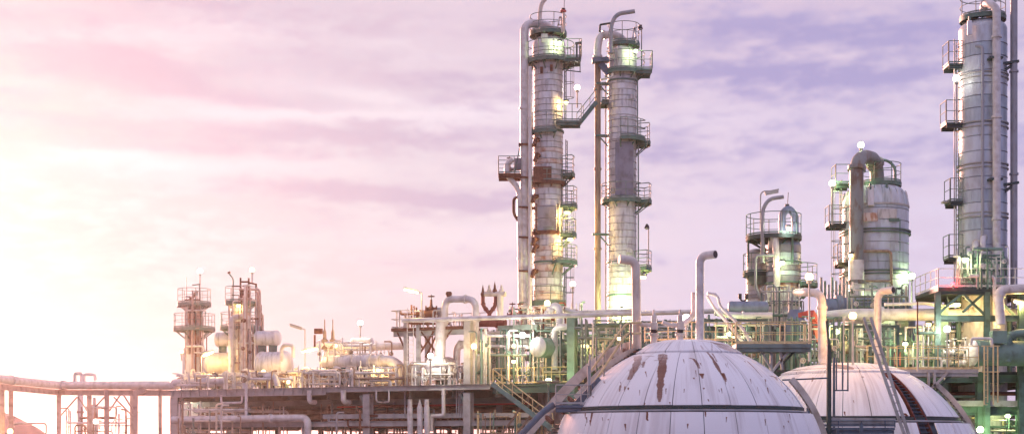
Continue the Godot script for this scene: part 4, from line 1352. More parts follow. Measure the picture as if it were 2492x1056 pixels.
	var c3 := P(1842, 0, d + 2)
	c3.y = 0
	var g2 := thing("slim_column", "slim pale column close behind the short blue-topped one", "column", c3)
	cyl(g2, "skirt", c3, Vector3(c3.x, P(0, 780, d).y, c3.z), px(25, d), M.clad_grey, 28)
	bands(g2, c3, px(25, d), P(0, 780, d).y, P(0, 610, d).y, px(20, d), [M.clad_white, M.clad_light, M.clad_grey])
	dome(g2, Vector3(c3.x, P(0, 610, d).y, c3.z), px(25, d), px(14, d), M.clad_grey)
	for yy: float in [712, 720]:
		collar(g2, Vector3(c3.x, P(0, yy, d).y, c3.z), px(25, d), 0.1, 0.12, M.steel_grey)
	platform(g2, Vector3(P(1850, 0, d).x, P(0, 660, d).y, c3.z + 1.0), 0.4, px(36, d), -180, 180, M.steel_dark, M.steel_green, 1.3)
	var hop := MB.new()
	hop.lathe(Vector3(P(1852, 0, d).x, P(0, 690, d).y, c3.z + 1.0), PackedVector2Array([Vector2(px(18, d), 0), Vector2(px(34, d), px(24, d))]), 24)
	part(g2, "platform_cone", hop, M.steel_mid)
	pipe("dark blue pipe arch on top of the short column", PP([[1905, 590], [1905, 520], [1920, 506], [1936, 522], [1937, 590]], d), px(9, d), M.clad_blue, [0.1, 0.9], 0.55)
	pipe("pale riser hooked over the short column's face", [P(1878, 600, d - 1.0), P(1880, 575, d - 1.4), P(1888, 578, d - 1.6), P(1892, 640, d - 1.6), P(1892, 700, d - 1.6), P(1897, 716, d - 1.6), P(1897, 890, d - 1.6)], px(8, d), M.pipe_light, [0.3, 0.62, 0.8], 0.4)
	pipe("thin cream riser left of the pale riser", PP([[1880, 850], [1880, 690]], d - 2), px(2.8, d), M.pipe_cream, [])
	pipe("grey zigzag pipe on the slim column", PP([[1862, 830], [1862, 745], [1840, 700], [1840, 622], [1885, 622]], d - 1.8), px(3.2, d), M.pipe_grey, [], 0.3)
	gooseneck("slim grey pipe with a bent top on the short column's platform", PP([[1857, 640], [1857, 510], [1872, 484], [1908, 479]], d - 1.6), px(4.6, d), M.pipe_grey)
	tube_lamp("unlit flat lamp on a bent pole above the short column", P(1862, 472, d), P(1896, 465, d), P(1852, 560, d), "", 0.0)
	var an := thing("mast", "thin mast with small fins on the short column", "mast", P(1916, 510, d))
	cyl(an, "rod", P(1917, 508, d), P(1920, 468, d), 0.025, M.steel_dark, 6)
	bar(an, "fin", P(1912, 500, d), P(1922, 500, d), 0.06, 0.2, M.steel_dark)
	# lying blue exchanger and the V bracket
	drum("small blue-grey drum with a rusty middle left of the short column", P(1822, 748, 99), px(15, 99), 2.4, Vector3(1, 0, 0.05), M.clad_blue, M.clad_blue, P(0, 772, 99).y, 2)
	var vb := thing("twin_fork", "dark twin-horn fork on the small blue drum", "bracket", P(1809, 735, 99))
	var vm := MB.new()
	vm.tube(bent([P(1802, 716, 99), P(1802, 728, 99), P(1810, 734, 99), P(1818, 728, 99), P(1818, 716, 99)], 0.15), 0.06, 8)
	vm.tube(PackedVector3Array([P(1810, 742, 99), P(1810, 732, 99)]), 0.06, 8)
	part(vb, "fork", vm, M.black)
	for x: float in [1802, 1818]:
		cyl(vb, "horn", P(x, 727, 99), P(x, 715, 99), 0.12, M.black, 10)
	pipe("pale pipe running level under the small blue drum", PP([[1740, 760], [1780, 768], [1880, 768]], 97), px(8, 97), M.pipe_light, [0.5])
	var cone := thing("red_shroud", "red canvas-like shroud wrapped on the steelwork beside the short column", "shroud", P(1975, 830, 98))
	var cm := MB.new()
	var pts := [P(1950, 768, 98), P(1972, 762, 97.4), P(1984, 780, 98), P(1996, 832, 98)]
	for k in 3:
		cm.beam(pts[k], pts[k + 1], 0.5, 0.45 if k else 0.3)
	part(cone, "shroud_cloth", cm, M.red_paint)
	var tank := thing("blue_bin", "blue-grey bin below the short column", "bin", P(1935, 870, 98))
	var bm := MB.new()
	bm.lathe(P(1938, 870, 100), PackedVector2Array([Vector2(0.6, 0), Vector2(0.72, 1.8), Vector2(0.5, 3.2)]), 18)
	part(tank, "bin_body", bm, M.clad_blue)
	# green piping bay behind the front tank's roof
	for k in 16:
		var x := 1745.0 + k * 25.0
		var dd := 98.0 + (k * 5 % 7)
		pipe("upright pipe behind the tank roofs, %s from the left of sixteen" % ORD[k], [P(x, 900, dd), P(x, 775 + (k * 17 % 40), dd)], px(3.0 + (k % 4) * 1.4, dd), [M.pipe_green, M.steel_green, M.pipe_light][k % 3], [0.4], -1.0, "upright pipes behind the tank roofs")
	for k in 6:
		pipe("level pipe behind the tank roofs, %s from the top of six" % ORD[k], PP([[1700, 800 + k * 15], [2150, 796 + k * 15]], 103 + k * 0.8), px(4.5 + (k % 3) * 2, 104), [M.steel_green, M.pipe_green, M.steel_dark][k % 3], [0.2, 0.7], -1.0, "level pipes behind the tank roofs")
	var gb := thing("deck_frame", "green steel deck behind the tank roofs", "steel frame", Vector3(P(1900, 0, 104).x, 0, -104))
	var gy := P(0, 905, 100).y
	slab(gb, "deck", Vector3(P(1870, 0, 106).x, gy - 0.15, -107), Vector3(px(480, 106), 0.25, 14), M.steel_dark)
	for k in 5:
		hsec(gb, "column", Vector3(P(1720 + k * 100, 0, 101).x, 0, -101), Vector3(P(1720 + k * 100, 0, 101).x, gy + 3.0, -101), 0.4, 0.4, M.steel_green)
	hsec(gb, "beam", P(1700, 800, 101), P(2180, 800, 101), 0.3, 0.35, M.steel_green)
	for q: Array in [[2060, 850, 1.3], [2100, 852, 1.2], [2030, 845, 1.2], [1830, 862, 1.0], [2115, 870, 1.1]]:
		valve("rust-tinged valve behind the tank roofs, %s from the left" % {1830: "first", 2030: "second", 2060: "third", 2100: "fourth", 2115: "fifth"}[q[0]], P(q[0], q[1], 97), q[2], M.pipe_tan, gy, "valves behind the tank roofs")

	var gm := [M.pipe_green, M.pipe_green, M.steel_green, M.pipe_light, M.pipe_cream, M.steel_mid]
	piping_module("crowded green pipework behind the front tank's roof valves", 1560, 1720, 775, 880, 96, 101, 18, 9, gm, 21, 1.0, M.steel_green)
	piping_module("crowded pipework under the small blue drum", 1715, 1870, 770, 900, 95, 100, 20, 10, gm, 22, 1.0, M.steel_green)
	piping_module("green pipework behind the yellow walkway rails and red shroud", 1925, 2060, 770, 900, 94, 99, 20, 10, gm, 23)
	piping_module("green pipework between the two orange lamp posts and the sloping ladder", 2050, 2190, 785, 895, 94, 100, 20, 10, gm, 24, 1.0, M.steel_green)
	piping_module("pipework on the right deck left of the green posts", 2200, 2310, 790, 905, 95, 101, 16, 9, gm, 25)
	piping_module("pipework crowding the legs of the steel platform", 2300, 2492, 710, 905, 99, 103, 30, 16, [M.steel_green, M.pipe_green, M.steel_dark, M.pipe_light, M.steel_blue], 26)
	piping_module("slim pipework on the steel platform at the foot of the right-edge column", 2330, 2460, 600, 703, 95.6, 97.4, 16, 7, [M.pipe_light, M.white, M.pipe_green, M.steel_green], 27, 1.1)
	piping_module("small pipework at the bottom right under the rack", 2380, 2492, 1012, 1080, 97, 102, 18, 6, [M.yellow, M.pipe_green, M.pipe_cream, M.steel_green], 28, 1.1)
	piping_module("pipework clinging to the lower stout vessel", 2060, 2215, 690, 780, 101, 103, 16, 6, gm, 29, 0.9)
	piping_module("pipework round the short column's foot", 1850, 1960, 690, 860, 100, 102, 12, 8, [M.clad_dark, M.pipe_light, M.pipe_grey, M.steel_green], 30, 0.9)

# ---------------------------------------------------------------- the two tall columns
func build_columns() -> void:
	var d := 118.0
	var c := P(1334, 0, d)
	c.y = 0
	var r := px(36, d)
	var t := thing("tall_column", "tall stained column with a platform-ringed head, left of the pair", "column", c, "pair of tall columns")
	cyl(t, "skirt", c, Vector3(c.x, P(0, 800, d).y, c.z), r * 0.99, M.clad_grey, 36)
	bands(t, c, r, P(0, 800, d).y, P(0, 640, d).y, px(15, d), [M.clad_white, M.clad_white, M.clad_worn, M.clad_grey])
	bands(t, c, r * 1.015, P(0, 640, d).y, P(0, 445, d).y, px(16, d), [M.clad_white, M.clad_light, M.clad_worn, M.clad_white])
	bands(t, c, r, P(0, 445, d).y, P(0, 325, d).y, px(14, d), [M.clad_worn, M.clad_white, M.clad_white])
	bands(t, c, r, P(0, 325, d).y, P(0, 150, d).y, px(14.5, d), [M.clad_white, M.clad_light, M.clad_white])
	var hc := Vector3(c.x + px(2, d), P(0, 150, d).y, c.z)
	bands(t, hc, r * 1.12, hc.y, P(0, 112, d).y, px(19, d), [M.clad_light, M.clad_white])
	dome(t, Vector3(hc.x, P(0, 112, d).y, hc.z), r * 1.12, px(26, d), M.clad_light)
	for yy: float in [736, 640, 322]:
		collar(t, Vector3(c.x, P(0, yy, d).y, c.z), r, 0.14, 0.1, M.steel_green)
	var sg: Material = M.steel_green
	var sm: Material = M.steel_mid
	platform(t, Vector3(c.x, P(0, 80, d).y, c.z), 0.3, px(46, d), -180, 180, sg, sm, 1.3)
	platform(t, Vector3(c.x + px(5, d), P(0, 149, d).y, c.z), r, px(60, d), -180, 180, sg, sg, 1.35)
	landing(t, P(1370, 0, d).x, P(1413, 0, d).x, c.z - 0.3, c.z + 1.6, P(0, 150, d).y, sg, sm, "fr", 1.4)
	bar(t, "davit", P(1404, 150, d - 1.6), P(1404, 106, d - 1.6), 0.14, 0.14, M.steel_dark)
	bar(t, "davit_arm", P(1400, 106, d - 1.6), P(1414, 104, d - 1.6), 0.2, 0.16, M.steel_dark)
	bar(t, "hanger_frame", P(1412, 175, d - 1.6), P(1412, 112, d - 1.6), 0.07, 0.07, M.steel_dark)
	bar(t, "hanger_frame", P(1378, 171, d - 1.6), P(1414, 175, d - 1.6), 0.07, 0.07, M.steel_dark)
	platform(t, Vector3(c.x, P(0, 322, d).y, c.z), r, px(54, d), -75, 20, sg, sm, 1.3)
	landing(t, P(1352, 0, d).x, P(1412, 0, d).x, c.z + 0.6, c.z + 2.0, P(0, 306, d).y, sg, sm, "f", 1.3)
	platform(t, Vector3(c.x, P(0, 446, d).y, c.z), r, px(48, d), -90, 60, M.rust, sm, 0.9)
	platform(t, Vector3(c.x, P(0, 424, d).y, c.z), r, px(66, d), 60, 115, sg, sm, 1.35)
	platform(t, Vector3(c.x, P(0, 500, d).y, c.z), r, px(72, d), 55, 120, sg, sm, 1.35)
	platform(t, Vector3(c.x, P(0, 570, d).y, c.z), r, px(70, d), 55, 120, sg, sm, 1.1)
	platform(t, Vector3(c.x, P(0, 566, d).y, c.z), r, px(42, d), -95, 40, M.rust, sm, 0.3)
	platform(t, Vector3(c.x, P(0, 638, d).y, c.z), r, px(72, d), 15, 115, sg, sm, 1.25)
	platform(t, Vector3(c.x, P(0, 737, d).y, c.z), r, px(46, d), -85, 70, sg, sm, 1.2)
	for q: Array in [[1376, 780, 655], [1379, 638, 520], [1379, 500, 440], [1379, 424, 345], [1376, 306, 160]]:
		ladder(t, P(q[0], q[1], d - 0.6), P(0, q[2], d).y, 75, M.steel_dark, true)
	slab(t, "manway_cover", P(1320, 425, d - r - 0.15), Vector3(px(44, d), px(38, d), 0.3), M.rust)
	slab(t, "repair_panel", P(1331, 516, d - r - 0.04), Vector3(px(46, d), px(28, d), 0.08), M.clad_dark)
	slab(t, "repair_panel", P(1331, 546, d - r - 0.05), Vector3(px(46, d), px(29, d), 0.08), M.clad_dark)
	bar(t, "panel_frame", P(1306, 565, d - r - 0.08), P(1306, 495, d - r - 0.08), 0.1, 0.1, M.rust)
	bar(t, "panel_frame", P(1358, 565, d - r - 0.08), P(1358, 495, d - r - 0.08), 0.1, 0.1, M.rust)
	for q: Array in [[1306, 340], [1308, 378], [1303, 582], [1304, 600], [1301, 660], [1302, 478]]:
		run_into(t, "nozzle", [P(q[0] + 6, q[1], d - r * 0.6), P(q[0] - 2, q[1], d - r - 0.5), P(q[0] - 6, q[1] + 14, d - r - 0.7)], 0.17, M.rust, 0.2, [0.5], 10)
	for q: Array in [[1318, 170], [1342, 165]]:
		slab(t, "lug", P(q[0], q[1], d - r - 0.06), Vector3(0.22, 0.5, 0.14), M.rust)
	slab(t, "small_hatch", P(1343, 585, d - r - 0.05), Vector3(0.5, 0.4, 0.12), M.clad_grey)
	slab(t, "lifting_lug", P(1325, 92, d - r - 0.1), Vector3(px(16, d), px(20, d), 0.1), M.clad_grey)
	# head clutter: box of instruments and the mast
	var hb := thing("beacon_mast", "mast with an orange-ringed beacon on the left column's head", "mast", P(1372, 80, d))
	cyl(hb, "mast_lower", P(1372, 80, d - 1), P(1372, 30, d - 1), 0.1, M.pipe_cream, 8)
	cyl(hb, "mast_rod", P(1373, 30, d - 1), P(1374, -40, d - 1), 0.025, M.steel_dark, 6)
	var bc := MB.new()
	bc.lathe(P(1371, 30, d - 1), PackedVector2Array([Vector2(0.12, 0), Vector2(0.25, 0.05), Vector2(0.25, 0.15), Vector2(0.14, 0.2)]), 14)
	part(hb, "beacon_ring", bc, M.red_paint)
	cyl(hb, "beacon_cap", P(1371, 24, d - 1), P(1371, 20, d - 1), 0.16, M.black, 10)
	var ib := thing("instrument_cage", "pale instrument cage beside the beacon mast on the left column", "cage", P(1362, 78, d - 1.2))
	for q: Array in [[1355, 78, 1362, 42], [1368, 78, 1366, 42], [1358, 60, 1368, 60], [1361, 42, 1367, 42]]:
		bar(ib, "cage_bar", P(q[0], q[1], d - 1.2), P(q[2], q[3], d - 1.2), 0.12, 0.12, M.pipe_cream)
	pipe("large pale overhead pipe looping from the left column's head down its left side", [P(1340, 92, d), P(1338, 66, d), P(1322, 58, d - 0.3), P(1276, 56, d - 0.6), P(1276, 800, d - 0.6)], px(10, d), M.pipe_light, [0.02, 0.06, 0.35, 0.55], 0.9)
	gooseneck("cream vent curving up from the left column's head out of the frame", [P(1314, 62, d - 0.4), P(1314, 30, d - 0.4), P(1318, 8, d - 0.4), P(1330, -6, d - 0.4)], px(5, d), M.pipe_cream)
	pipe("pale riser with an outward kink on the far left of the left column", PP([[1268, 800], [1264, 460], [1232, 425], [1234, 398], [1248, 388]], d - 0.8), px(6.5, d), M.pipe_light, [0.1, 0.4], 0.7)
	pipe("slim pale riser between the loop pipe and the left column", PP([[1290, 790], [1290, 162]], d - 1.4), px(4.6, d), M.pipe_light, [0.2, 0.5, 0.8])
	pipe("small brown bent pipe on the far left riser", PP([[1262, 478], [1250, 484], [1250, 520], [1263, 540]], d - 0.8), px(3.5, d), M.rust, [], 0.3)
	pipe("thin tall tube standing left of the left column", PP([[1269, 640], [1269, 68]], d - 0.2), px(3.2, d), M.pipe_light, [])
	var sp := thing("side_platform", "small railed valve platform on the left side of the left column", "platform", P(1240, 430, d))
	landing(sp, P(1213, 0, d).x, P(1268, 0, d).x, c.z - 0.5, c.z + 1.2, P(0, 428, d).y, M.rust, M.steel_mid, "flb", 1.35)
	bar(sp, "strut", P(1250, 436, d - 1), P(1266, 352, d - 1), 0.08, 0.08, M.steel_green)
	slab(sp, "control_box", P(1260, 400, d - 0.5), Vector3(0.5, 0.9, 0.5), M.clad_dark)
	valve("grey actuator valve on the small side platform", P(1240, 412, d), 0.9, M.pipe_grey, P(0, 428, d).y)
	for k in 5:
		var yy: float = [352, 432, 505, 578, 660][k]
		var b := thing("pipe_support", "dark pipe support arm off the left column, number %s from its head" % ["one", "two", "three", "four", "five"][k], "bracket", P(1284, yy, d), "support arms of the left column")
		bar(b, "support_arm", P(1262, yy, d - 0.7), P(1302, yy + 2, d - 0.7), 0.7, 0.14, M.rust)
		cyl(b, "pipe_clip", P(1276, yy + 2, d - 0.6), P(1276, yy - 2, d - 0.6), px(11.5, d), M.steel_green, 14)

	# stair bridge between the columns
	var st := thing("stair_bridge", "open stair bridge rising between the two tall columns", "stair", P(1412, 306, d))
	for z: float in [-0.5, 0.5]:
		bar(st, "stringer", P(1404, 308, d - 1.2 + z), P(1452, 248, d - 1.2 + z), 0.06, 0.34, sg)
		var hm := MB.new()
		hm.tube(PackedVector3Array([P(1404, 276, d - 1.2 + z), P(1452, 216, d - 1.2 + z)]), 0.035, 6)
		hm.tube(PackedVector3Array([P(1404, 292, d - 1.2 + z), P(1452, 232, d - 1.2 + z)]), 0.03, 6)
		for k in 4:
			var f := k / 3.0
			hm.tube(PackedVector3Array([P(lerpf(1404, 1452, f), lerpf(308, 248, f), d - 1.2 + z), P(lerpf(1404, 1452, f), lerpf(276, 216, f), d - 1.2 + z)]), 0.03, 6)
		part(st, "handrail", hm, sm)
	for k in 9:
		var f := (k + 0.5) / 9.0
		bar(st, "tread", P(lerpf(1404, 1452, f), lerpf(304, 244, f), d - 0.72), P(lerpf(1404, 1452, f), lerpf(304, 244, f), d - 1.68), 0.26, 0.05, sg)

	# right of the pair
	c = P(1514, 0, d)
	c.y = 0
	r = px(35.5, d)
	var u := thing("tall_column", "tall paler column with a blue-grey upper patch, right of the pair", "column", c, "pair of tall columns")
	cyl(u, "skirt", c, Vector3(c.x, P(0, 800, d).y, c.z), r * 0.99, M.clad_grey, 36)
	bands(u, c, r, P(0, 800, d).y, P(0, 490, d).y, px(17, d), [M.clad_white, M.clad_light, M.clad_white])
	bands(u, c, r, P(0, 490, d).y, P(0, 345, d).y, px(16, d), [M.clad_grey, M.clad_white, M.clad_grey])
	bands(u, c, r, P(0, 345, d).y, P(0, 190, d).y, px(15, d), [M.clad_light, M.clad_white, M.clad_light])
	bands(u, c, r * 0.96, P(0, 190, d).y, P(0, 135, d).y, px(18, d), [M.clad_light, M.clad_white])
	dome(u, Vector3(c.x, P(0, 135, d).y, c.z), r * 1.0, px(28, d), M.clad_light)
	slab(u, "blue_patch", P(1520, 410, d - r - 0.02), Vector3(px(44, d), px(128, d), 0.1), M.clad_dark)
	for k in 6:
		var m := MB.new()
		m.lathe(Vector3(c.x, P(0, 460 - k * 18, d).y, c.z), PackedVector2Array([Vector2(r + 0.05, 0), Vector2(r + 0.06, px(17, d))]), 12, deg_to_rad(-28), deg_to_rad(42))
		part(u, "patch_sheet", m, M.clad_dark)
	for yy: float in [200, 490, 640, 720]:
		collar(u, Vector3(c.x, P(0, yy, d).y, c.z), r, 0.12, 0.09, sg)
	platform(u, Vector3(c.x + px(4, d), P(0, 107, d).y, c.z), 0.3, px(40, d), -180, 180, sg, sm, 1.5)
	platform(u, Vector3(c.x + px(5, d), P(0, 176, d).y, c.z), r * 0.97, px(52, d), -60, 240, sg, sm, 1.45)
	landing(u, P(1545, 0, d).x, P(1584, 0, d).x, c.z - 0.4, c.z + 1.5, P(0, 178, d).y, sg, sm, "fr", 1.4)
	platform(u, Vector3(c.x, P(0, 340, d).y, c.z), r, px(60, d), -8, 70, sg, sm, 1.4)
	platform(u, Vector3(c.x, P(0, 346, d).y, c.z), r, px(70, d), 70, 125, sg, sm, 1.4)
	platform(u, Vector3(c.x, P(0, 488, d).y, c.z), r, px(52, d), -110, 60, sg, sm, 1.25)
	platform(u, Vector3(c.x, P(0, 489, d).y, c.z), r, px(73, d), 60, 125, sg, sm, 1.25)
	platform(u, Vector3(c.x, P(0, 652, d).y, c.z), r, px(73, d), 50, 125, sg, sm, 1.25)
	landing(u, P(1462, 0, d).x, P(1480, 0, d).x, c.z - 0.3, c.z + 1.6, P(0, 252, d).y, sg, sm, "f", 1.3)
	for q: Array in [[1554, 760, 665], [1554, 640, 500], [1554, 486, 352], [1552, 330, 190]]:
		ladder(u, P(q[0], q[1], d - 0.6), P(0, q[2], d).y, 80, sm, false)
	ladder(u, P(1474, 770, d), P(0, 200, d).y, -90, M.steel_dark, false, 0.45)
	slab(u, "lifting_lug", P(1508, 140, d - r - 0.1), Vector3(px(12, d), px(56, d), 0.12), M.clad_grey)
	for q: Array in [[1532, 610, 14, 10], [1540, 235, 10, 10], [1522, 440, 12, 12], [1508, 640, 40, 6]]:
		slab(u, "small_hatch", P(q[0], q[1], d - r * 0.97), Vector3(px(q[2], d), px(q[3], d), 0.2), M.clad_grey)
	pipe("pale arch pipe from the right column's head running down its left side", [P(1520, 120, d), P(1520, 98, d - 0.2), P(1500, 84, d - 0.4), P(1462, 84, d - 0.6), P(1455, 110, d - 0.6), P(1455, 152, d - 0.6)], px(9, d), M.pipe_light, [0.1, 0.5, 0.9], 0.8)
	pipe("long tan riser on the left of the right column", PP([[1455, 800], [1455, 152]], d - 0.6), px(7.5, d), M.pipe_tan, [0.3, 0.6, 0.9])
	var br := thing("gusset_bracket", "blue-green gusset bracket carrying the arch pipe on the right column", "bracket", P(1462, 150, d))
	bar(br, "bracket_arm", P(1441, 148, d - 0.9), P(1482, 146, d - 0.9), 0.8, 0.32, M.steel_blue)
	var gm := MB.new()
	gm.beam(P(1462, 154, d - 0.9), P(1482, 180, d - 0.9), 0.2, 0.5)
	part(br, "gusset", gm, M.steel_blue)
	for q: Array in [[570, 1442], [204, 1450], [330, 1448]]:
		var b2 := thing("pipe_support", "dark pipe support arm at %s of the tan riser" % {570: "the lower part", 204: "the upper part", 330: "the middle"}[q[0]], "bracket", P(1455, q[0], d), "support arms of the tan riser")
		bar(b2, "support_arm", P(q[1], q[0], d - 0.7), P(1482, q[0] + 1, d - 0.7), 0.5, 0.13, sg)
		bar(b2, "knee", P(1462, q[0] + 6, d - 0.7), P(1480, q[0] + 26, d - 0.7), 0.1, 0.1, sg)
	gooseneck("dark vent pipe curving right above the right column's head", PP([[1487, 130], [1487, 62], [1500, 34], [1545, 27]], d - 1.2), px(5, d), M.pipe_grey)
	pipe("small dark branch left of the dark vent pipe", PP([[1487, 56], [1461, 60], [1460, 78]], d - 1.2), px(2.6, d), M.steel_dark, [], 0.1)
	pipe("cream bent tube beneath the blue-green gusset", PP([[1491, 178], [1491, 186], [1470, 192], [1462, 194]], d - 1.6), px(2.6, d), M.pipe_cream, [], 0.2)
	var ch := thing("instrument_cage", "pale instrument cage on the right column's head", "cage", P(1545, 105, d - 1))
	for q: Array in [[1538, 104, 1544, 68], [1550, 104, 1545, 66], [1540, 92, 1549, 92]]:
		bar(ch, "cage_bar", P(q[0], q[1], d - 1), P(q[2], q[3], d - 1), 0.14, 0.14, M.white)
	for q: Array in [[1562, 60, 176, 1559, 68, "on the right column's upper platform"], [1579, 548, 650, 1575, 553, "on the right column's lowest platform"]]:
		var lp := thing("lamp_pole", "thin pole with a small conical lamp " + q[5], "lamp", P(q[0], q[2], d - 1))
		cyl(lp, "pole", P(q[0], q[2], d - 1), P(q[0], q[1], d - 1), 0.04, M.steel_dark, 6)
		var lm := MB.new()
		lm.lathe(P(q[3], q[4], d - 1), PackedVector2Array([Vector2(0.2, -0.08), Vector2(0.2, 0), Vector2(0.06, 0.26), Vector2(0.001, 0.28)]), 12)
		part(lp, "lamp_shade", lm, M.black)
		var ll := MB.new()
		ll.ball(P(q[3], q[4], d - 1) - Vector3(0, 0.1, 0), 0.15, 10, 6, 0.6)
		part(lp, "lamp_lens", ll, M.lens_off)

# ---------------------------------------------------------------- left-hand rack
const RA := Vector3(-29.1, 0, -126.0)
const RU := Vector3(0.902, 0, 0.43)
const RV := Vector3(0.43, 0, -0.902)

# plan point on the rack, v metres behind its front line, where the photograph shows column x
func rack(x: float, v: float) -> Vector3:
	var k := (x - CX) / F
	var a := RA + RV * v
	var u := (-k * a.z - a.x) / (RU.x + k * RU.z)
	return a + RU * u

func RP(x: float, y: float, v: float) -> Vector3:
	var p := rack(x, v)
	return P(x, y, -p.z)

func build_left() -> void:
	var deck_y := 16.72
	var t := thing("pipe_rack", "long steel pipe rack with a plated deck crossing the left and middle", "pipe rack", RA)
	var L := 31.0
	var W := 24.0
	var m := MB.new()
	var bs := Basis(RU, Vector3.UP, -RV)
	m.box(RA + RU * (L / 2) + RV * (W / 2 + 0.1) + Vector3(0, deck_y - 0.12, 0), Vector3(L / 2, 0.12, W / 2), bs)
	part(t, "deck", m, M.steel_grey)
	# edge girder, its top flange and its stiffeners
	m = MB.new()
	m.hbeam(RA + Vector3(0, deck_y - 0.3, 0), RA + RU * 15.6 + Vector3(0, deck_y - 0.3, 0), 0.4, 0.62)
	part(t, "edge_girder", m, M.steel_grey)
	m = MB.new()
	m.hbeam(RA + RU * 15.62 + Vector3(0, deck_y - 0.2, 0), RA + RU * 30.4 + Vector3(0, deck_y - 0.2, 0), 0.4, 0.42)
	part(t, "edge_girder", m, M.steel_grey)
	for k in 17:
		bar(t, "stiffener", RA + RU * (0.2 + k * 0.94) - RV * 0.11 + Vector3(0, deck_y - 0.56, 0), RA + RU * (0.2 + k * 0.94) - RV * 0.11 + Vector3(0, deck_y - 0.06, 0), 0.06, 0.16, M.steel_grey)
	for k in 9:
		hsec(t, "cross_beam", RA + RU * (k * 3.8 + 0.4) + RV * 0.3 + Vector3(0, deck_y - 0.6, 0), RA + RU * (k * 3.8 + 0.4) + RV * W + Vector3(0, deck_y - 0.6, 0), 0.3, 0.68, M.steel_mid)
	for k in 6:
		hsec(t, "long_beam", RA + RV * (3.0 + k * 4.0) + Vector3(0, deck_y - 1.15, 0), RA + RV * (3.0 + k * 4.0) + RU * L + Vector3(0, deck_y - 1.15, 0), 0.3, 0.45, M.steel_mid)
	for q: Array in [[428, 0.3, 22], [895, 0.3, 19], [1140, 0.3, 19], [675, 9, 11], [780, 16, 10], [500, 9, 9], [1020, 9, 11], [560, 18, 9], [930, 18, 9], [1120, 17, 9]]:
		var p := rack(q[0], q[1])
		var w := px(q[2], -p.z)
		hsec(t, "column", Vector3(p.x, 0, p.z), Vector3(p.x, deck_y - 0.62, p.z), w, w, M.steel_grey if q[1] < 1 else M.steel_mid, -RV)
	for q: Array in [[895, -18], [1140, -20], [428, 18]]:
		var p := rack(q[0], 0.3)
		var e := rack(q[0] + q[1], 0.3)
		bar(t, "knee_brace", Vector3(p.x, 14.9, p.z), Vector3(e.x, deck_y - 0.7, e.z), 0.2, 0.2, M.steel_mid)
	# lower tier
	for v: float in [0.2, 8.0, 16.0]:
		var a := rack(415, v)
		var b := rack(1330, v)
		hsec(t, "tier_beam", Vector3(a.x, 13.75, a.z), Vector3(b.x, 13.75, b.z), 0.3, 0.4, M.steel_grey if v < 1 else M.steel_mid)
	for k in 8:
		var a := RA + RU * (k * 4.4 + 1.0)
		hsec(t, "tier_cross_beam", a + RV * 0.5 + Vector3(0, 13.6, 0), a + RV * 18 + Vector3(0, 13.6, 0), 0.25, 0.35, M.steel_mid)
	bar(t, "cable_tray", RP(790, 1014, 0.9), RP(1330, 1010, 0.9), 0.6, 0.35, M.steel_grey)
	m = MB.new()
	m.box(RA + RU * (L / 2 + 2) + RV * 22.0 + Vector3(0, 14.6, 0), Vector3(L / 2 - 4, 0.55, 0.1), bs)
	part(t, "back_panel", m, M.steel_mid)
	# pipes on and under the lower tier
	pipe("pale pipe along the rack's lower tier bending down at its right end", [RP(418, 1022, -0.3), RP(740, 1017, -0.3), RP(748, 1026, -0.3), RP(748, 1100, -0.3)], 0.3, M.pipe_light, [0.3, 0.62], 0.7)
	pipe("thinner pale pipe just under the lower-tier pipe", [RP(490, 1036, 0.4), RP(735, 1028, 0.4), RP(738, 1100, 0.4)], 0.12, M.pipe_light, [0.5], 0.4)
	pipe("upright pale pipe dropping onto the lower-tier pipe", [RP(598, 935, -0.2), RP(598, 1018, -0.3), RP(604, 1026, -0.4)], 0.14, M.pipe_light, [0.2], 0.3)
	pipe("square-bent white tube hanging under the deck's left part", [RP(537, 962, -0.1), RP(537, 981, -0.1), RP(588, 980, -0.1), RP(588, 962, -0.1)], 0.1, M.pipe_light, [], 0.25)
	for k in 4:
		var x: float = [835, 915, 946, 752][k]
		pipe("hooked pale tube hanging below the deck edge, %s from the left" % ["second", "third", "fourth", "first"][k], [RP(x, 950, -0.15), RP(x, 978, -0.15), RP(x + (-12 if k == 2 else 14), 979, 0.6)], [0.22, 0.07, 0.07, 0.2][k], M.pipe_light, [], 0.3, "hooked tubes under the deck")
	for k in 3:
		var x: float = [997, 1021, 1038][k]
		var tp := thing("standpipe", "pale upright pipe with a %s top in the trio under the deck" % ["stepped", "pointed", "capped"][k], "pipe", RP(x, 1100, -0.6))
		cyl(tp, "pipe_run", RP(x + 2, 1100, -0.6), RP(x, 990, -0.6), 0.22, M.pipe_light, 14)
		cyl(tp, "cap", RP(x, 990, -0.6), RP(x, 972, -0.6), 0.19, M.pipe_light, 14, 0.03 if k == 1 else 0.17)
	pipe("pale drop pipe turning left under the deck's right part", [RP(1079, 946, -0.1), RP(1079, 1011, -0.1), RP(1050, 1013, -0.1), RP(1049, 1050, -0.1)], 0.15, M.pipe_light, [0.1], 0.2)
	for k in 5:
		var x: float = [1111, 1117, 1122, 1127, 985][k]
		pipe("slim upright conduit under the deck, %s from the left of five" % ["second", "third", "fourth", "fifth", "first"][k], [RP(x, 1014, 0.6), RP(x, 948, 0.6)], 0.06, M.pipe_grey, [], -1.0, "slim conduits under the deck")
	for k in 9:
		var v := 4.0 + k * 1.9
		var y := 13.95 + (k * 37 % 10) * 0.14
		var a := rack(430 + (k * 53 % 160), v)
		var b := rack(1330 - (k * 71 % 240), v)
		pipe("dull brown pipe deep under the deck, %s from the front" % ORD[k], [Vector3(a.x, y, a.z), Vector3(b.x, y, b.z)], 0.12 + (k % 4) * 0.07, M.pipe_tan if k % 3 else M.rust, [0.3, 0.7], -1.0, "pipes deep under the deck")
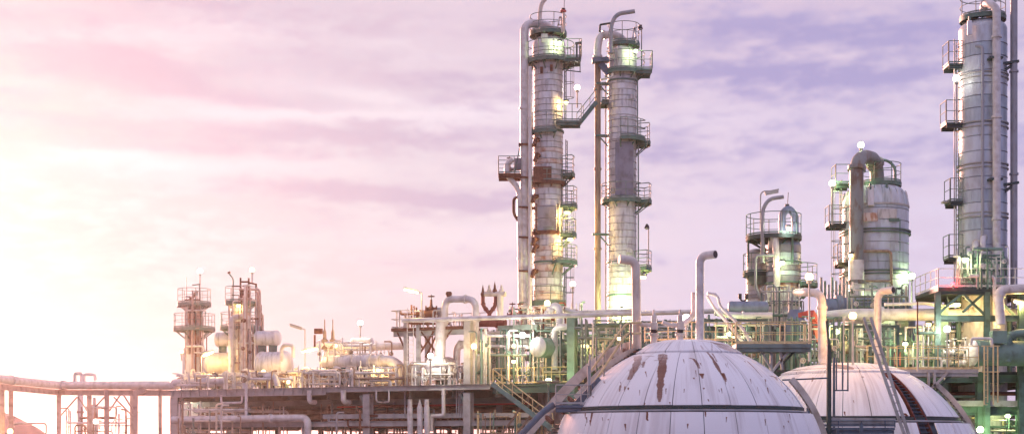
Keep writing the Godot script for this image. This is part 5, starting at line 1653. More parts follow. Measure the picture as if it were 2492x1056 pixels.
	pipe("bright red thin line running level under the deck", [RP(820, 991, 2.5), RP(1290, 982, 2.5)], 0.07, M.red_paint)
	for k in 5:
		var x: float = [520, 610, 800, 960, 1090][k]
		var bx := thing("hung_equipment", "dim boxed equipment hung under the deck, %s from the left" % ["first", "second", "third", "fourth", "fifth"][k], "equipment", RP(x, 985, 12), "equipment hung under the deck")
		slab(bx, "equipment_body", RP(x, 988, 12), Vector3([2.4, 2.0, 3.0, 2.6, 2.2][k], 1.1, 1.6), M.steel_grey)
		bar(bx, "hanger", RP(x - 8, 984, 12), RP(x - 8, 970, 12), 0.1, 0.1, M.steel_dark)
		bar(bx, "hanger", RP(x + 8, 984, 12), RP(x + 8, 970, 12), 0.1, 0.1, M.steel_dark)

	# left small column
	var d := 133.0
	var c := P(471, 0, d)
	c.y = 0
	var s1 := thing("small_column", "small column with two round platforms, farthest left", "column", c, "two small columns on the left")
	var r := px(18, d)
	cyl(s1, "skirt", c, Vector3(c.x, P(0, 870, d).y, c.z), px(29, d), M.clad_white, 28)
	m = MB.new()
	m.lathe(c, PackedVector2Array([Vector2(px(29, d), P(0, 870, d).y), Vector2(px(27, d), P(0, 852, d).y), Vector2(px(20, d), P(0, 838, d).y), Vector2(r, P(0, 832, d).y)]), 28, 0, TAU, true)
	part(s1, "shoulder", m, M.clad_worn)
	bands(s1, c, r, P(0, 832, d).y, P(0, 742, d).y, px(15, d), [M.clad_white, M.clad_worn])
	platform(s1, Vector3(c.x, P(0, 738, d).y, c.z), 0.3, px(41, d), -180, 180, M.steel_mid, M.steel_mid, 1.25)
	platform(s1, Vector3(c.x, P(0, 799, d).y, c.z), r, px(51, d), -180, 180, M.steel_mid, M.steel_mid, 1.25)
	m = MB.new()
	m.lathe(c, PackedVector2Array([Vector2(r, P(0, 752, d).y), Vector2(px(32, d), P(0, 745, d).y), Vector2(px(34, d), P(0, 741, d).y)]), 28)
	part(s1, "platform_cone", m, M.clad_white)
	ladder(s1, P(494, 800, d - 1), P(0, 742, d).y, 60, M.steel_mid, true)
	bar(s1, "hatch", P(464, 905, d - 1.2), P(464, 862, d - 1.1), px(22, d), 0.12, M.clad_light)
	var da := thing("davit_crane", "leaning davit arm on the far left column's top platform", "crane", P(468, 738, d))
	bar(da, "arm", P(462, 732, d), P(478, 708, d), 0.2, 0.22, M.rust)
	bar(da, "mast", P(484, 738, d), P(484, 690, d), 0.1, 0.1, M.steel_mid)
	bar(da, "jib", P(466, 694, d), P(486, 692, d), 0.1, 0.1, M.steel_mid)
	var rod := thing("lightning_rod", "thin upright rod on the far left column's top platform", "rod", P(452, 738, d))
	cyl(rod, "rod", P(452, 738, d), P(452, 675, d), 0.06, M.pipe_light, 6)
	# second small column
	d = 130.0
	c = P(586, 0, d)
	c.y = 0
	r = px(24, d)
	var s2 := thing("small_column", "small column topped by a goalpost frame, second from left", "column", c, "two small columns on the left")
	cyl(s2, "skirt", c, Vector3(c.x, P(0, 800, d).y, c.z), r, M.clad_white, 28)
	bands(s2, c, r, P(0, 800, d).y, P(0, 745, d).y, px(14, d), [M.clad_white, M.clad_worn])
	platform(s2, Vector3(c.x, P(0, 734, d).y, c.z), 0.3, px(40, d), -180, 180, M.steel_mid, M.steel_mid, 1.25)
	platform(s2, Vector3(c.x, P(0, 796, d).y, c.z), r, px(52, d), -180, 180, M.steel_mid, M.steel_mid, 1.2)
	for q: Array in [[584, 734, 584, 676], [604, 734, 604, 677], [622, 734, 622, 690], [584, 686, 604, 686], [604, 688, 622, 692], [584, 712, 604, 712]]:
		bar(s2, "goalpost_frame", P(q[0], q[1], d), P(q[2], q[3], d), 0.14, 0.14, M.rust)
	slab(s2, "motor_box", P(594, 718, d), Vector3(px(18, d), px(26, d), 0.6), M.rust)
	ladder(s2, P(622, 796, d - 0.5), P(0, 738, d).y, 80, M.rust, true)
	pipe("wide pale riser with a square elbow before the second small column", PP([[562, 940], [562, 778], [575, 770], [602, 770], [602, 800]], d - 2.2), px(7.5, d), M.pipe_light, [0.3, 0.5], 0.5)
	pipe("slim pale riser right of the wide one before the second small column", PP([[588, 942], [588, 785]], d - 2.4), px(4.6, d), M.pipe_light, [0.4])
	for k in 4:
		pipe("thin riser, %s from left in the bundle before the second small column" % ORD[k], PP([[600 + k * 7, 940], [600 + k * 7, 790 + k * 12]], d - 2.0 - k * 0.2), px(3.2, d), [M.pipe_tan, M.pipe_light][k % 2], [0.5], -1.0, "riser bundle on the left")
	var swan := thing("lamp_pole", "slim swan-necked pole on the second small column's platform", "lamp", P(566, 734, d))
	run_into(swan, "pole", PP([[566, 734], [566, 678], [558, 668], [555, 664]], d), 0.06, M.steel_mid, 0.3)
	bar(swan, "lamp_head", P(553, 665, d), P(559, 662, d), 0.2, 0.14, M.rust)
	# drums on the left deck
	var dy := P(0, 945, 125).y
	drum("pale upper drum left of the second small column's pipes", P(556, 826, 131), px(17, 131), px(58, 131), Vector3(1, 0, 0.1), M.clad_white, M.clad_white, dy, 2, "horizontal_drum", "drums on the left deck")
	drum("pale upper drum with a round hatch right of the second small column", P(650, 823, 127), px(18, 127), px(52, 127), Vector3(0.95, 0, 0.3), M.clad_white, M.clad_light, dy, 2, "horizontal_drum", "drums on the left deck")
	drum("large cream lower drum under the left tube lamp", P(548, 886, 130), px(28, 130), px(80, 130), Vector3(1, 0, 0.1), M.pipe_cream, M.clad_light, dy, 2, "horizontal_drum", "drums on the left deck")
	drum("large lower drum with ribbed shell, middle of the left deck", P(665, 888, 126), px(32, 126), px(66, 126), Vector3(0.95, 0, 0.3), M.clad_white, M.clad_light, dy, 2, "horizontal_drum", "drums on the left deck")
	drum("long flanged exchanger right of the left tube lamps", P(838, 880, 121.5), px(15, 121), px(120, 121), Vector3(0.902, 0, 0.43), M.clad_white, M.clad_light, dy, 3, "heat_exchanger", "exchangers on the left deck")
	drum("round-backed pale drum behind the flanged exchanger", P(822, 866, 126), px(15, 126), px(60, 126), Vector3(0.95, 0, 0.2), M.clad_grey, M.clad_grey, dy, 2, "heat_exchanger", "exchangers on the left deck")
	pipe("fat flanged pipe continuing the exchanger to a down elbow", [RP(890, 880, 1.8), RP(955, 880, 1.8), RP(975, 898, 1.8), RP(976, 930, 1.8)], 0.48, M.pipe_light, [0.1, 0.3], 0.9)
	pipe("pale level pipe high behind the exchanger", [RP(790, 848, 6), RP(985, 842, 6)], 0.3, M.pipe_light, [0.2, 0.6])
	drum("small bright drum on the high level pipe", P(880, 832, 126), px(10, 126), px(50, 126), Vector3(1, 0, 0.3), M.white, M.white, P(0, 845, 126).y, 0, "horizontal_drum")
	pipe("small arched pipe above the left deck's middle drum", [RP(684, 880, 3), RP(684, 848, 3), RP(690, 840, 3), RP(712, 840, 3), RP(712, 870, 3)], 0.16, M.pipe_light, [], 0.4)
	pipe("pale pipe along the deck front under the left drums", [RP(420, 945, 0.9), RP(420, 932, 0.9), RP(548, 926, 0.9)], 0.34, M.pipe_light, [0.3, 0.7], 0.5)
	pipe("staple-shaped white pipe standing on the deck before the middle drum", [RP(597, 945, 0.6), RP(597, 918, 0.6), RP(670, 916, 0.6), RP(674, 940, 0.6)], 0.26, M.white, [0.5], 0.5)
	for k in 26:
		var x := 440.0 + k * 21.0 + (k * 7 % 5)
		var hh: float = [24, 40, 30, 55, 22, 34][k % 6]
		var vv := 0.8 + (k * 3 % 5) * 0.7
		var mm: Material = [M.pipe_light, M.pipe_cream, M.pipe_tan, M.white][k % 4]
		var p0 := RP(x, 943 - (x - 440) * 0.015, vv)
		if k % 3 == 0:
			valve("small pale valve on the left deck's front, %s from the left" % ORD[k / 3], RP(x, 930 - (x - 440) * 0.015, vv), 0.62, mm, deck_y, "small valves on the left deck")
		else:
			pipe("short upright tube on the left deck's front, %s from the left" % ORD[k - k / 3 - 1], [Vector3(p0.x, deck_y, p0.z), RP(x, 943 - hh - (x - 440) * 0.015, vv), RP(x + 8, 941 - hh - (x - 440) * 0.015, vv + 0.4)], 0.07 + 0.04 * (k % 3), mm, [0.5], 0.2, "short upright tubes on the left deck")
	for k in 6:
		pipe("low level pipe on the left deck, %s from the top" % ORD[k], [RP(700 + k * 22, 905 + k * 5, 1.4 + k * 0.4), RP(860 + k * 18, 902 + k * 5, 1.4 + k * 0.4), RP(862 + k * 18, 940, 1.4 + k * 0.4)], 0.12 + (k % 3) * 0.06, [M.pipe_light, M.pipe_cream, M.pipe_tan][k % 3], [0.3, 0.6], 0.4, "low level pipes on the left deck")
	# twin spike valves
	var tv := thing("spiked_valves", "pair of spike-topped relief valves with a brown actuator on the left deck", "valve", P(795, 850, 126))
	for x: float in [789, 809]:
		m = MB.new()
		m.lathe(P(x, 850, 126), PackedVector2Array([Vector2(0.3, 0), Vector2(0.3, 0.8), Vector2(0.16, 0.9), Vector2(0.14, 1.5), Vector2(0.06, 1.7), Vector2(0.04, 2.5), Vector2(0.001, 2.6)]), 12)
		part(tv, "spiked_valve", m, M.pipe_tan)
	cyl(tv, "actuator", P(764, 806, 126), P(784, 806, 126), 0.24, M.rust, 12)
	bar(tv, "post", P(765, 850, 126), P(765, 815, 126), 0.16, 0.16, M.rust)
	cyl(tv, "manifold", P(770, 840, 126), P(822, 838, 126), 0.3, M.white, 14)
	tube_lamp("unlit tube lamp on a bent pole above the left deck's middle", P(704, 791, 125), P(735, 801, 125), P(741, 900, 125), "", 0.0)

	# left bridge of pipes out of frame
	var bd := thing("pipe_bridge", "pale pipe bridge on thin braced legs running out of the frame on the left", "pipe bridge", P(140, 1056, 138))
	var pts := [P(-140, 908, 118), P(140, 938, 138), P(430, 938, 127)]
	run_into(bd, "pipe_run", [pts[0], pts[1], pts[2]], px(10, 132), M.pipe_light, 1.0, [0.3, 0.55], 14)
	run_into(bd, "pipe_run", [pts[0] + Vector3(0.3, 0, -0.9), pts[1] + Vector3(0.2, 0, -0.9), pts[2] + Vector3(0, 0, -0.9)], px(7, 132), M.pipe_light, 1.0, [], 12)
	for k in 2:
		hsec(bd, "girder", (pts[k] as Vector3) - Vector3(0, 0.66, -0.1), (pts[k + 1] as Vector3) - Vector3(0, 0.66, -0.1), 0.3, 0.5, M.primer)
	for q: Array in [[24, 131], [3, 128], [141, 138], [215, 141], [258, 133], [328, 130], [388, 128.5], [320, 137]]:
		var p := P(q[0], 0, q[1])
		hsec(bd, "leg", Vector3(p.x, 0, p.z), Vector3(p.x, P(0, 948, q[1]).y, p.z), px(9 if q[0] != 388 else 7, q[1]), px(9, q[1]), M.primer)
	for q: Array in [[145, 1012, 186, 966, 136], [188, 966, 212, 1003, 137], [230, 990, 256, 962, 134], [264, 1000, 290, 962, 132], [275, 966, 322, 1014, 132], [298, 960, 326, 1005, 131]]:
		bar(bd, "brace", P(q[0], q[1], q[4]), P(q[2], q[3], q[4]), 0.12, 0.12, M.primer)
	bar(bd, "haunch", P(330, 958, 130), P(352, 948, 129.6), 0.25, 0.5, M.primer)
	var ex := thing("pipe_loop", "square pipe loop standing up from the pipe bridge", "pipe", P(180, 930, 137))
	run_into(ex, "pipe_run", PP([[180, 936], [180, 909], [196, 909], [196, 930]], 137), 0.16, M.pipe_light, 0.2)
	run_into(ex, "pipe_run", PP([[202, 934], [202, 911], [229, 912], [229, 926]], 137), 0.14, M.pipe_light, 0.2)
	var bs2 := thing("far_vessel", "pale slender vessel seen below the pipe bridge", "vessel", P(193, 1100, 150))
	cyl(bs2, "shell", P(193, 1200, 150), P(193, 960, 150), px(7, 150), M.clad_white, 16)
	dome(bs2, P(193, 960, 150), px(7, 150), px(6, 150), M.clad_white)
	collar(bs2, P(193, 1003, 150), px(7, 150), 0.2, 0.1, M.primer)
	var bs3 := thing("far_vessel", "pinkish vessel beside the lamp below the pipe bridge", "vessel", P(226, 1100, 146))
	cyl(bs3, "shell", P(228, 1200, 146), P(228, 985, 146), px(9, 146), M.clad_worn, 16)
	cyl(bs3, "neck", P(228, 985, 146), P(228, 968, 146), px(4, 146), M.clad_worn, 12)
	gooseneck("thin hooked pipe at the bottom left below the bridge", PP([[270, 1100], [270, 1032], [278, 1020], [296, 1020]], 140), 0.06, M.pipe_light)
	pipe("bent pale tube before the hill at the bottom left", PP([[30, 1040], [30, 1031], [110, 1030], [110, 1100]], 135), 0.09, M.pipe_cream, [], 0.3)
	pipe("slim rod standing below the pipe bridge at the left", PP([[169, 1100], [169, 1000], [165, 1000]], 145), 0.07, M.pipe_light, [], 0.2)

# ---------------------------------------------------------------- middle rack with the upper deck
func build_middle() -> void:
	var deck_y := 16.72
	var t := thing("upper_frame", "steel frame with an upper railed deck left of the tall columns", "steel frame", rack(1140, 0.0))
	var sg: Material = M.steel_grey
	for q: Array in [[1140, 0.0, 772, 18], [1393, 0.0, 768, 20], [988, 1.0, 785, 10], [1018, 0.5, 790, 9], [1040, 6.0, 800, 10], [1215, 5.0, 800, 12], [1302, 4.0, 800, 11]]:
		var p := rack(q[0], q[1])
		hsec(t, "column", Vector3(p.x, deck_y if q[0] < 1180 else 0.0, p.z), Vector3(p.x, P(0, q[2], -p.z).y, p.z), px(q[3], -p.z), px(q[3], -p.z), sg if q[0] < 1300 else M.pipe_green, -RV)
	var bm := MB.new()
	bm.tube(PackedVector3Array([RP(980, 780, -0.3), RP(1395, 768, -0.3), RP(1900, 752, -0.3)]), 0.17, 12)
	part(t, "long_rail_pipe", bm, M.pipe_light)
	# upper deck, left cantilever
	var a := rack(957, 1.0)
	var b := rack(1128, 1.0)
	var y0 := RP(1040, 797, 1.0).y
	var m := MB.new()
	var bs := Basis(RU, Vector3.UP, -RV)
	var len := a.distance_to(b)
	m.box((a + b) / 2 + RV * 2.0 + Vector3(0, y0 - 0.12, 0), Vector3(len / 2, 0.12, 2.4), bs)
	part(t, "upper_deck", m, M.rust)
	var q0 := a + Vector3(0, y0, 0)
	var q1 := b + Vector3(0, y0, 0)
	rail(t, [q0 + RV * 4.2, q0 - RV * 0.3, q0 + RU * 1.6 - RV * 0.3], 1.4, M.steel_grey)
	rail(t, [q0 + RV * 4.2, q1 + RV * 4.2], 1.4, M.steel_grey, 0.035, 0.8)
	hsec(t, "beam", q0 + Vector3(0, -0.45, 0), q1 + Vector3(0, -0.45, 0), 0.25, 0.4, sg)
	for q: Array in [[962, 798, 985, 850], [1060, 800, 1020, 862], [1000, 800, 1030, 850], [1100, 802, 1080, 830], [1020, 800, 1062, 860], [1070, 800, 1035, 870], [1052, 800, 1052, 900]]:
		bar(t, "brace", RP(q[0], q[1], 1.0), RP(q[2], q[3], 1.0), 0.12, 0.12, M.rust)
	# second upper deck to the right
	a = rack(1215, 2.0)
	b = rack(1312, 2.0)
	y0 = RP(1260, 798, 2.0).y
	m = MB.new()
	m.box((a + b) / 2 + RV * 1.5 + Vector3(0, y0, 0), Vector3(a.distance_to(b) / 2, 0.2, 1.8), bs)
	part(t, "upper_deck", m, M.steel_mid)
	rail(t, [a + Vector3(0, y0 + 0.2, 0) + RV * 3, b + Vector3(0, y0 + 0.2, 0) + RV * 3], 1.3, M.steel_grey)
	for q: Array in [[1225, 810, 1275, 870], [1275, 810, 1228, 870], [1228, 875, 1280, 925], [1280, 875, 1228, 925], [1228, 872, 1300, 872]]:
		bar(t, "brace", RP(q[0], q[1], 4.4), RP(q[2], q[3], 4.4), 0.1, 0.1, M.steel_grey)
	ladder(t, RP(998, 940, 0.3), RP(0, 795, 0.3).y, -10, M.white, false)
	# big bent pipe over the upper deck
	pipe("square pipe arch standing over the upper deck", [RP(1066, 925, 0.8), RP(1066, 880, 0.8), RP(1082, 800, 0.8), RP(1082, 728, 0.8), RP(1157, 728, 0.8), RP(1158, 860, 0.8)], px(8.5, 115), M.pipe_light, [0.36, 0.62, 0.8], 0.75)
	pipe("wider lower trunk of the pipe arch rising from the white drum", [RP(1070, 870, 0.6), RP(1073, 782, 0.6)], px(13, 115), M.pipe_light, [])
	var hv := thing("arch_valve", "small red-brown valve on top of the pipe arch", "valve", RP(1092, 722, 0.8))
	cyl(hv, "body", RP(1092, 722, 0.8), RP(1092, 710, 0.8), 0.2, M.rust, 10)
	cyl(hv, "side_arm", RP(1086, 715, 0.8), RP(1098, 715, 0.8), 0.13, M.rust, 10)
	# manifold with spikes
	var mf := thing("relief_manifold", "relief manifold with spiked valves and dark red legs on the upper deck", "valve", RP(1190, 775, 1.5))
	cyl(mf, "header", RP(1180, 715, 1.5), RP(1230, 716, 1.5), 0.2, M.pipe_cream, 12)
	cyl(mf, "stand", RP(1217, 775, 1.5), RP(1217, 715, 1.5), 0.25, M.pipe_cream, 12)
	for k in 4:
		var x: float = [1175, 1190, 1204, 1220][k]
		m = MB.new()
		m.lathe(RP(x, 722 if k == 0 else 714, 1.5), PackedVector2Array([Vector2(0.15, 0), Vector2(0.2, 0.2), Vector2(0.1, 0.4), Vector2(0.09, 0.55), Vector2(0.001, 0.95 if k % 2 == 0 else 0.7)]), 10)
		part(mf, "spiked_valve", m, M.rust if k % 2 == 0 else M.pipe_cream)
	for q: Array in [[1175, 722, 1175, 744, 1192, 764], [1206, 722, 1206, 744, 1190, 764]]:
		run_into(mf, "leg_pipe", [RP(q[0], q[1], 1.5), RP(q[2], q[3], 1.5), RP(q[4], q[5], 1.5), RP(1190, 775, 1.5)], 0.15, M.maroon, 0.4, [0.3, 0.55])
	drum("brown motor-like drum on the upper deck's left end", RP(1040, 768, 2.0), 0.45, 1.4, RU, M.rust, M.rust, RP(0, 795, 2.0).y, 2)
	drum("small grey drum next to the brown one on the upper deck", RP(1064, 764, 2.6), 0.5, 0.8, RU, M.pipe_grey, M.pipe_grey, RP(0, 795, 2.0).y, 1)
	valve("red-brown valve standing over the brown drum", RP(1049, 752, 2.0), 1.0, M.rust, RP(0, 795, 2.0).y)
	for k in 3:
		pipe("thin upright tube, %s of the trio on the upper deck's left end" % ["left", "middle", "right"][k], [RP(1001 + k * 6, 795, 1.8), RP(1001 + k * 6, 742 + k * 3, 1.8)], 0.07, M.rust, [0.8], -1.0, "trio of thin tubes on the upper deck")
	for k in 2:
		valve("dark brown valve, %s of the pair right of the relief manifold" % ["left", "right"][k], RP(1247 + k * 19, 768, 2.5), 0.9, M.maroon, RP(0, 790, 2.5).y, "pair of dark valves on the upper deck")
	# vessels of the middle bay
	drum("white-ended drum glaring under a lamp at the foot of the pipe arch", RP(1075, 894, 1.6), px(27, 114), 2.6, Vector3(0.35, 0, -1), M.white, M.white, deck_y, 1, "horizontal_drum")
	drum("grey rounded drum right of the rack's thick column", RP(1200, 890, 3.0), px(32, 113), 3.6, Vector3(0.8, 0, -0.4), M.clad_grey, M.clad_grey, deck_y, 2, "horizontal_drum")
	drum("green drum whose round pale end faces the viewer", RP(1372, 850, 3.0), px(25, 110), 6.5, Vector3(0.62, 0, -0.78), M.pipe_green, M.clad_white, deck_y, 2, "horizontal_drum")
	drum("long green drum behind the second frame column", P(1430, 858, 117), px(34, 117), 5.5, Vector3(1, 0, -0.3), M.pipe_green, M.pipe_green, deck_y, 2, "horizontal_drum")
	pipe("fat grey pipe elbow entering the middle bay", [RP(1178, 905, 1.6), RP(1178, 845, 1.6), RP(1200, 832, 2.4), RP(1320, 832, 4.0)], px(15, 113), M.clad_grey, [0.2], 1.0)
	pipe("flat grey pipe loop under the upper deck", [RP(1110, 900, 3), RP(1112, 838, 3), RP(1180, 834, 3)], px(9, 114), M.pipe_light, [0.5], 0.6)
	pipe("pale inverted-J pipe between the lamps in the middle bay", [RP(1350, 900, 1.0), RP(1350, 805, 1.0), RP(1362, 796, 1.0), RP(1400, 794, 1.0)], px(8, 111), M.pipe_light, [0.4], 0.6)
	pipe("brown level pipe across the middle bay under the upper deck", [RP(1130, 786, 4), RP(1230, 786, 4)], px(10, 116), M.maroon, [0.3, 0.8])
	pipe("pale bent pipe at the foot of the left tall column", [RP(1330, 768, 2), RP(1350, 742, 2), RP(1362, 752, 2), RP(1362, 800, 2)], px(9, 113), M.pipe_light, [0.2], 0.5)
	pipe("pale level header pipe at the feet of the tall columns", PP([[1375, 752], [1400, 762], [1560, 756]], 113), px(6, 113), M.pipe_light, [0.3])
	for k in 14:
		var x := 1150.0 + k * 29.0
		pipe("upright tube in the middle bay, %s from the left of fourteen" % ORD[k], [RP(x, 925, 4 + k % 4), RP(x, 800 + (k * 23 % 60), 4 + k % 4)], px(2.4 + k % 4 * 1.3, 116), [M.pipe_green, M.pipe_light, M.steel_green, M.pipe_cream][k % 4], [0.4], -1.0, "upright tubes in the middle bay")
	for k in 7:
		pipe("level tube in the middle bay, %s from the top of seven" % ORD[k], [RP(1230 + k * 12, 808 + k * 15, 6 + k % 3), RP(1640, 800 + k * 14, 6 + k % 3)], px(3 + k % 3 * 2, 115), [M.steel_green, M.pipe_green, M.steel_dark][k % 3], [0.3, 0.6], -1.0, "level tubes in the middle bay")
	for k in 8:
		var x := 1100.0 + k * 14.0
		valve("small valve at the rack's thick column's foot, %s from the left" % ORD[k], RP(x, 905 + (k * 11 % 20), 1.0 + k % 3), 0.75, [M.pipe_cream, M.white, M.rust, M.pipe_green][k % 4], deck_y, "valves at the thick column's foot")
	# green deck right of the stairs, behind the front tank
	var g := thing("green_deck", "green steel deck behind the front tank's left side", "steel frame", rack(1400, 3))
	m = MB.new()
	a = rack(1200, 0.4)
	b = rack(1700, 0.4)
	m.box((a + b) / 2 + RV * 6 + Vector3(0, deck_y - 0.15, 0), Vector3(a.distance_to(b) / 2, 0.14, 6.0), bs)
	part(g, "deck", m, M.steel_dark)
	hsec(g, "edge_beam", a + Vector3(0, deck_y - 0.42, 0), b + Vector3(0, deck_y - 0.42, 0), 0.3, 0.6, M.steel_green)
	rail(g, [a + Vector3(0, deck_y, 0), rack(1420, 0.4) + Vector3(0, deck_y, 0)], 1.2, M.yellow, 0.035, 0.7)
	for k in 6:
		var p := rack(1440 + k * 45, 3 + k % 2 * 3)
		hsec(g, "column", Vector3(p.x, 0, p.z), Vector3(p.x, deck_y + 3.6, p.z), 0.35, 0.35, M.steel_green, -RV)
	for v: float in [3.0, 6.0]:
		hsec(g, "beam", RP(1400, 795, v), RP(1700, 785, v), 0.3, 0.35, M.steel_green)
	m = MB.new()
	m.box((a + b) / 2 + RV * 9 + Vector3(0, deck_y + 1.2, 0), Vector3(a.distance_to(b) / 2 - 3.0, 0.9, 0.6), bs)
	part(g, "cooler_bank", m, M.steel_green)
	# yellow-green stair flights down in front of it
	var sf := thing("stair_flight", "pale green stair flights with handrails descending left of the front tank", "stair", RP(1330, 1056, -4))
	for o: Array in [[0, -3.0], [1, -4.2]]:
		var z: float = o[1]
		bar(sf, "stringer", RP(1198, 934, z), RP(1345, 1045, z), 0.1, 0.34, M.pipe_green)
		var hm := MB.new()
		hm.tube(PackedVector3Array([RP(1198, 898, z), RP(1345, 1008, z)]), 0.05, 6)
		hm.tube(PackedVector3Array([RP(1198, 916, z), RP(1345, 1026, z)]), 0.045, 6)
		for k in 7:
			var f := k / 6.0
			hm.tube(PackedVector3Array([RP(lerpf(1198, 1345, f), lerpf(934, 1045, f), z), RP(lerpf(1198, 1345, f), lerpf(898, 1008, f), z)]), 0.04, 6)
		part(sf, "handrail", hm, M.yellow)
	for k in 18:
		var f := (k + 0.5) / 18.0
		bar(sf, "tread", RP(lerpf(1198, 1345, f), lerpf(932, 1043, f), -3.0), RP(lerpf(1198, 1345, f), lerpf(932, 1043, f), -4.2), 0.28, 0.05, M.pipe_green)
	for q: Array in [[1205, 1080, 1290, 960], [1240, 1080, 1310, 985], [1270, 1080, 1330, 1000]]:
		bar(sf, "prop", RP(q[0], q[1], -2.5), RP(q[2], q[3], -2.5), 0.12, 0.12, M.pipe_tan)

func build_clutter() -> void:
	var lm := [M.pipe_light, M.pipe_cream, M.white, M.pipe_tan, M.clad_white]
	piping_module("low pale pipework under the left deck's cream drum", 430, 600, 906, 946, 124.5, 128, 20, 8, lm, 41)
	piping_module("pale pipework in front of the left deck's ribbed drum", 590, 730, 902, 945, 122, 126, 20, 9, lm, 42)
	piping_module("pale pipework beneath the long flanged exchanger", 725, 880, 893, 943, 118.5, 123, 24, 11, lm, 43)
	piping_module("lamplit pipework left of the ladder on the long rack", 860, 1000, 888, 941, 116.5, 121, 22, 10, lm, 44)
	piping_module("lamplit pipework round the white-ended drum", 985, 1145, 880, 938, 114, 118, 22, 9, lm, 45)
	piping_module("rust-red small pipework on the long rack's upper deck", 970, 1130, 755, 798, 115.5, 118, 12, 3, [M.rust, M.pipe_tan, M.pipe_light, M.steel_grey], 46, 0.8)
	var gm := [M.pipe_green, M.pipe_light, M.steel_green, M.pipe_cream, M.steel_mid]
	piping_module("thin pipework clinging to the far left column", 448, 502, 700, 905, 131.2, 132.2, 8, 4, [M.primer, M.pipe_light, M.rust], 55, 0.8)
	piping_module("thin pipework clinging to the second small column", 556, 640, 690, 900, 127, 128.6, 12, 5, [M.primer, M.pipe_light, M.rust], 56, 0.8)
	piping_module("open steel clutter over the exchanger on the left deck", 770, 960, 828, 880, 120, 124, 14, 4, [M.white, M.pipe_cream, M.pipe_tan], 57, 0.7)
	piping_module("green-grey pipework left of the drum with the round pale end", 1150, 1300, 800, 935, 112, 117, 24, 11, gm, 47)
	piping_module("green pipework round the drum with the round pale end", 1290, 1420, 785, 930, 111, 116, 20, 11, gm, 48)
	piping_module("dark green pipework between the tall columns and the front tank", 1400, 1570, 775, 900, 106, 112, 26, 13, gm, 49)
	piping_module("small pipework at the feet of the tall columns", 1240, 1420, 735, 800, 113, 116, 20, 5, [M.pipe_light, M.pipe_cream, M.maroon, M.steel_mid], 50, 0.9)
	piping_module("dull pipework hanging in the rack's lower tier, left part", 425, 700, 975, 1075, 120, 132, 22, 9, [M.steel_mid, M.pipe_tan, M.pipe_cream, M.pipe_light], 51, 0.9)
	piping_module("dull pipework hanging in the rack's lower tier, right part", 780, 1130, 975, 1075, 116, 128, 26, 9, [M.steel_mid, M.rust, M.pipe_tan, M.pipe_grey], 52, 0.9)
	piping_module("yellow-green pipework at the bottom under the stair flights", 1160, 1330, 1000, 1080, 110, 118, 20, 7, [M.pipe_green, M.yellow, M.pipe_tan], 53)
	piping_module("thin pipework beneath the pipe bridge on the left", 150, 330, 985, 1075, 140, 150, 10, 4, [M.clad_white, M.pipe_tan], 54, 0.9)

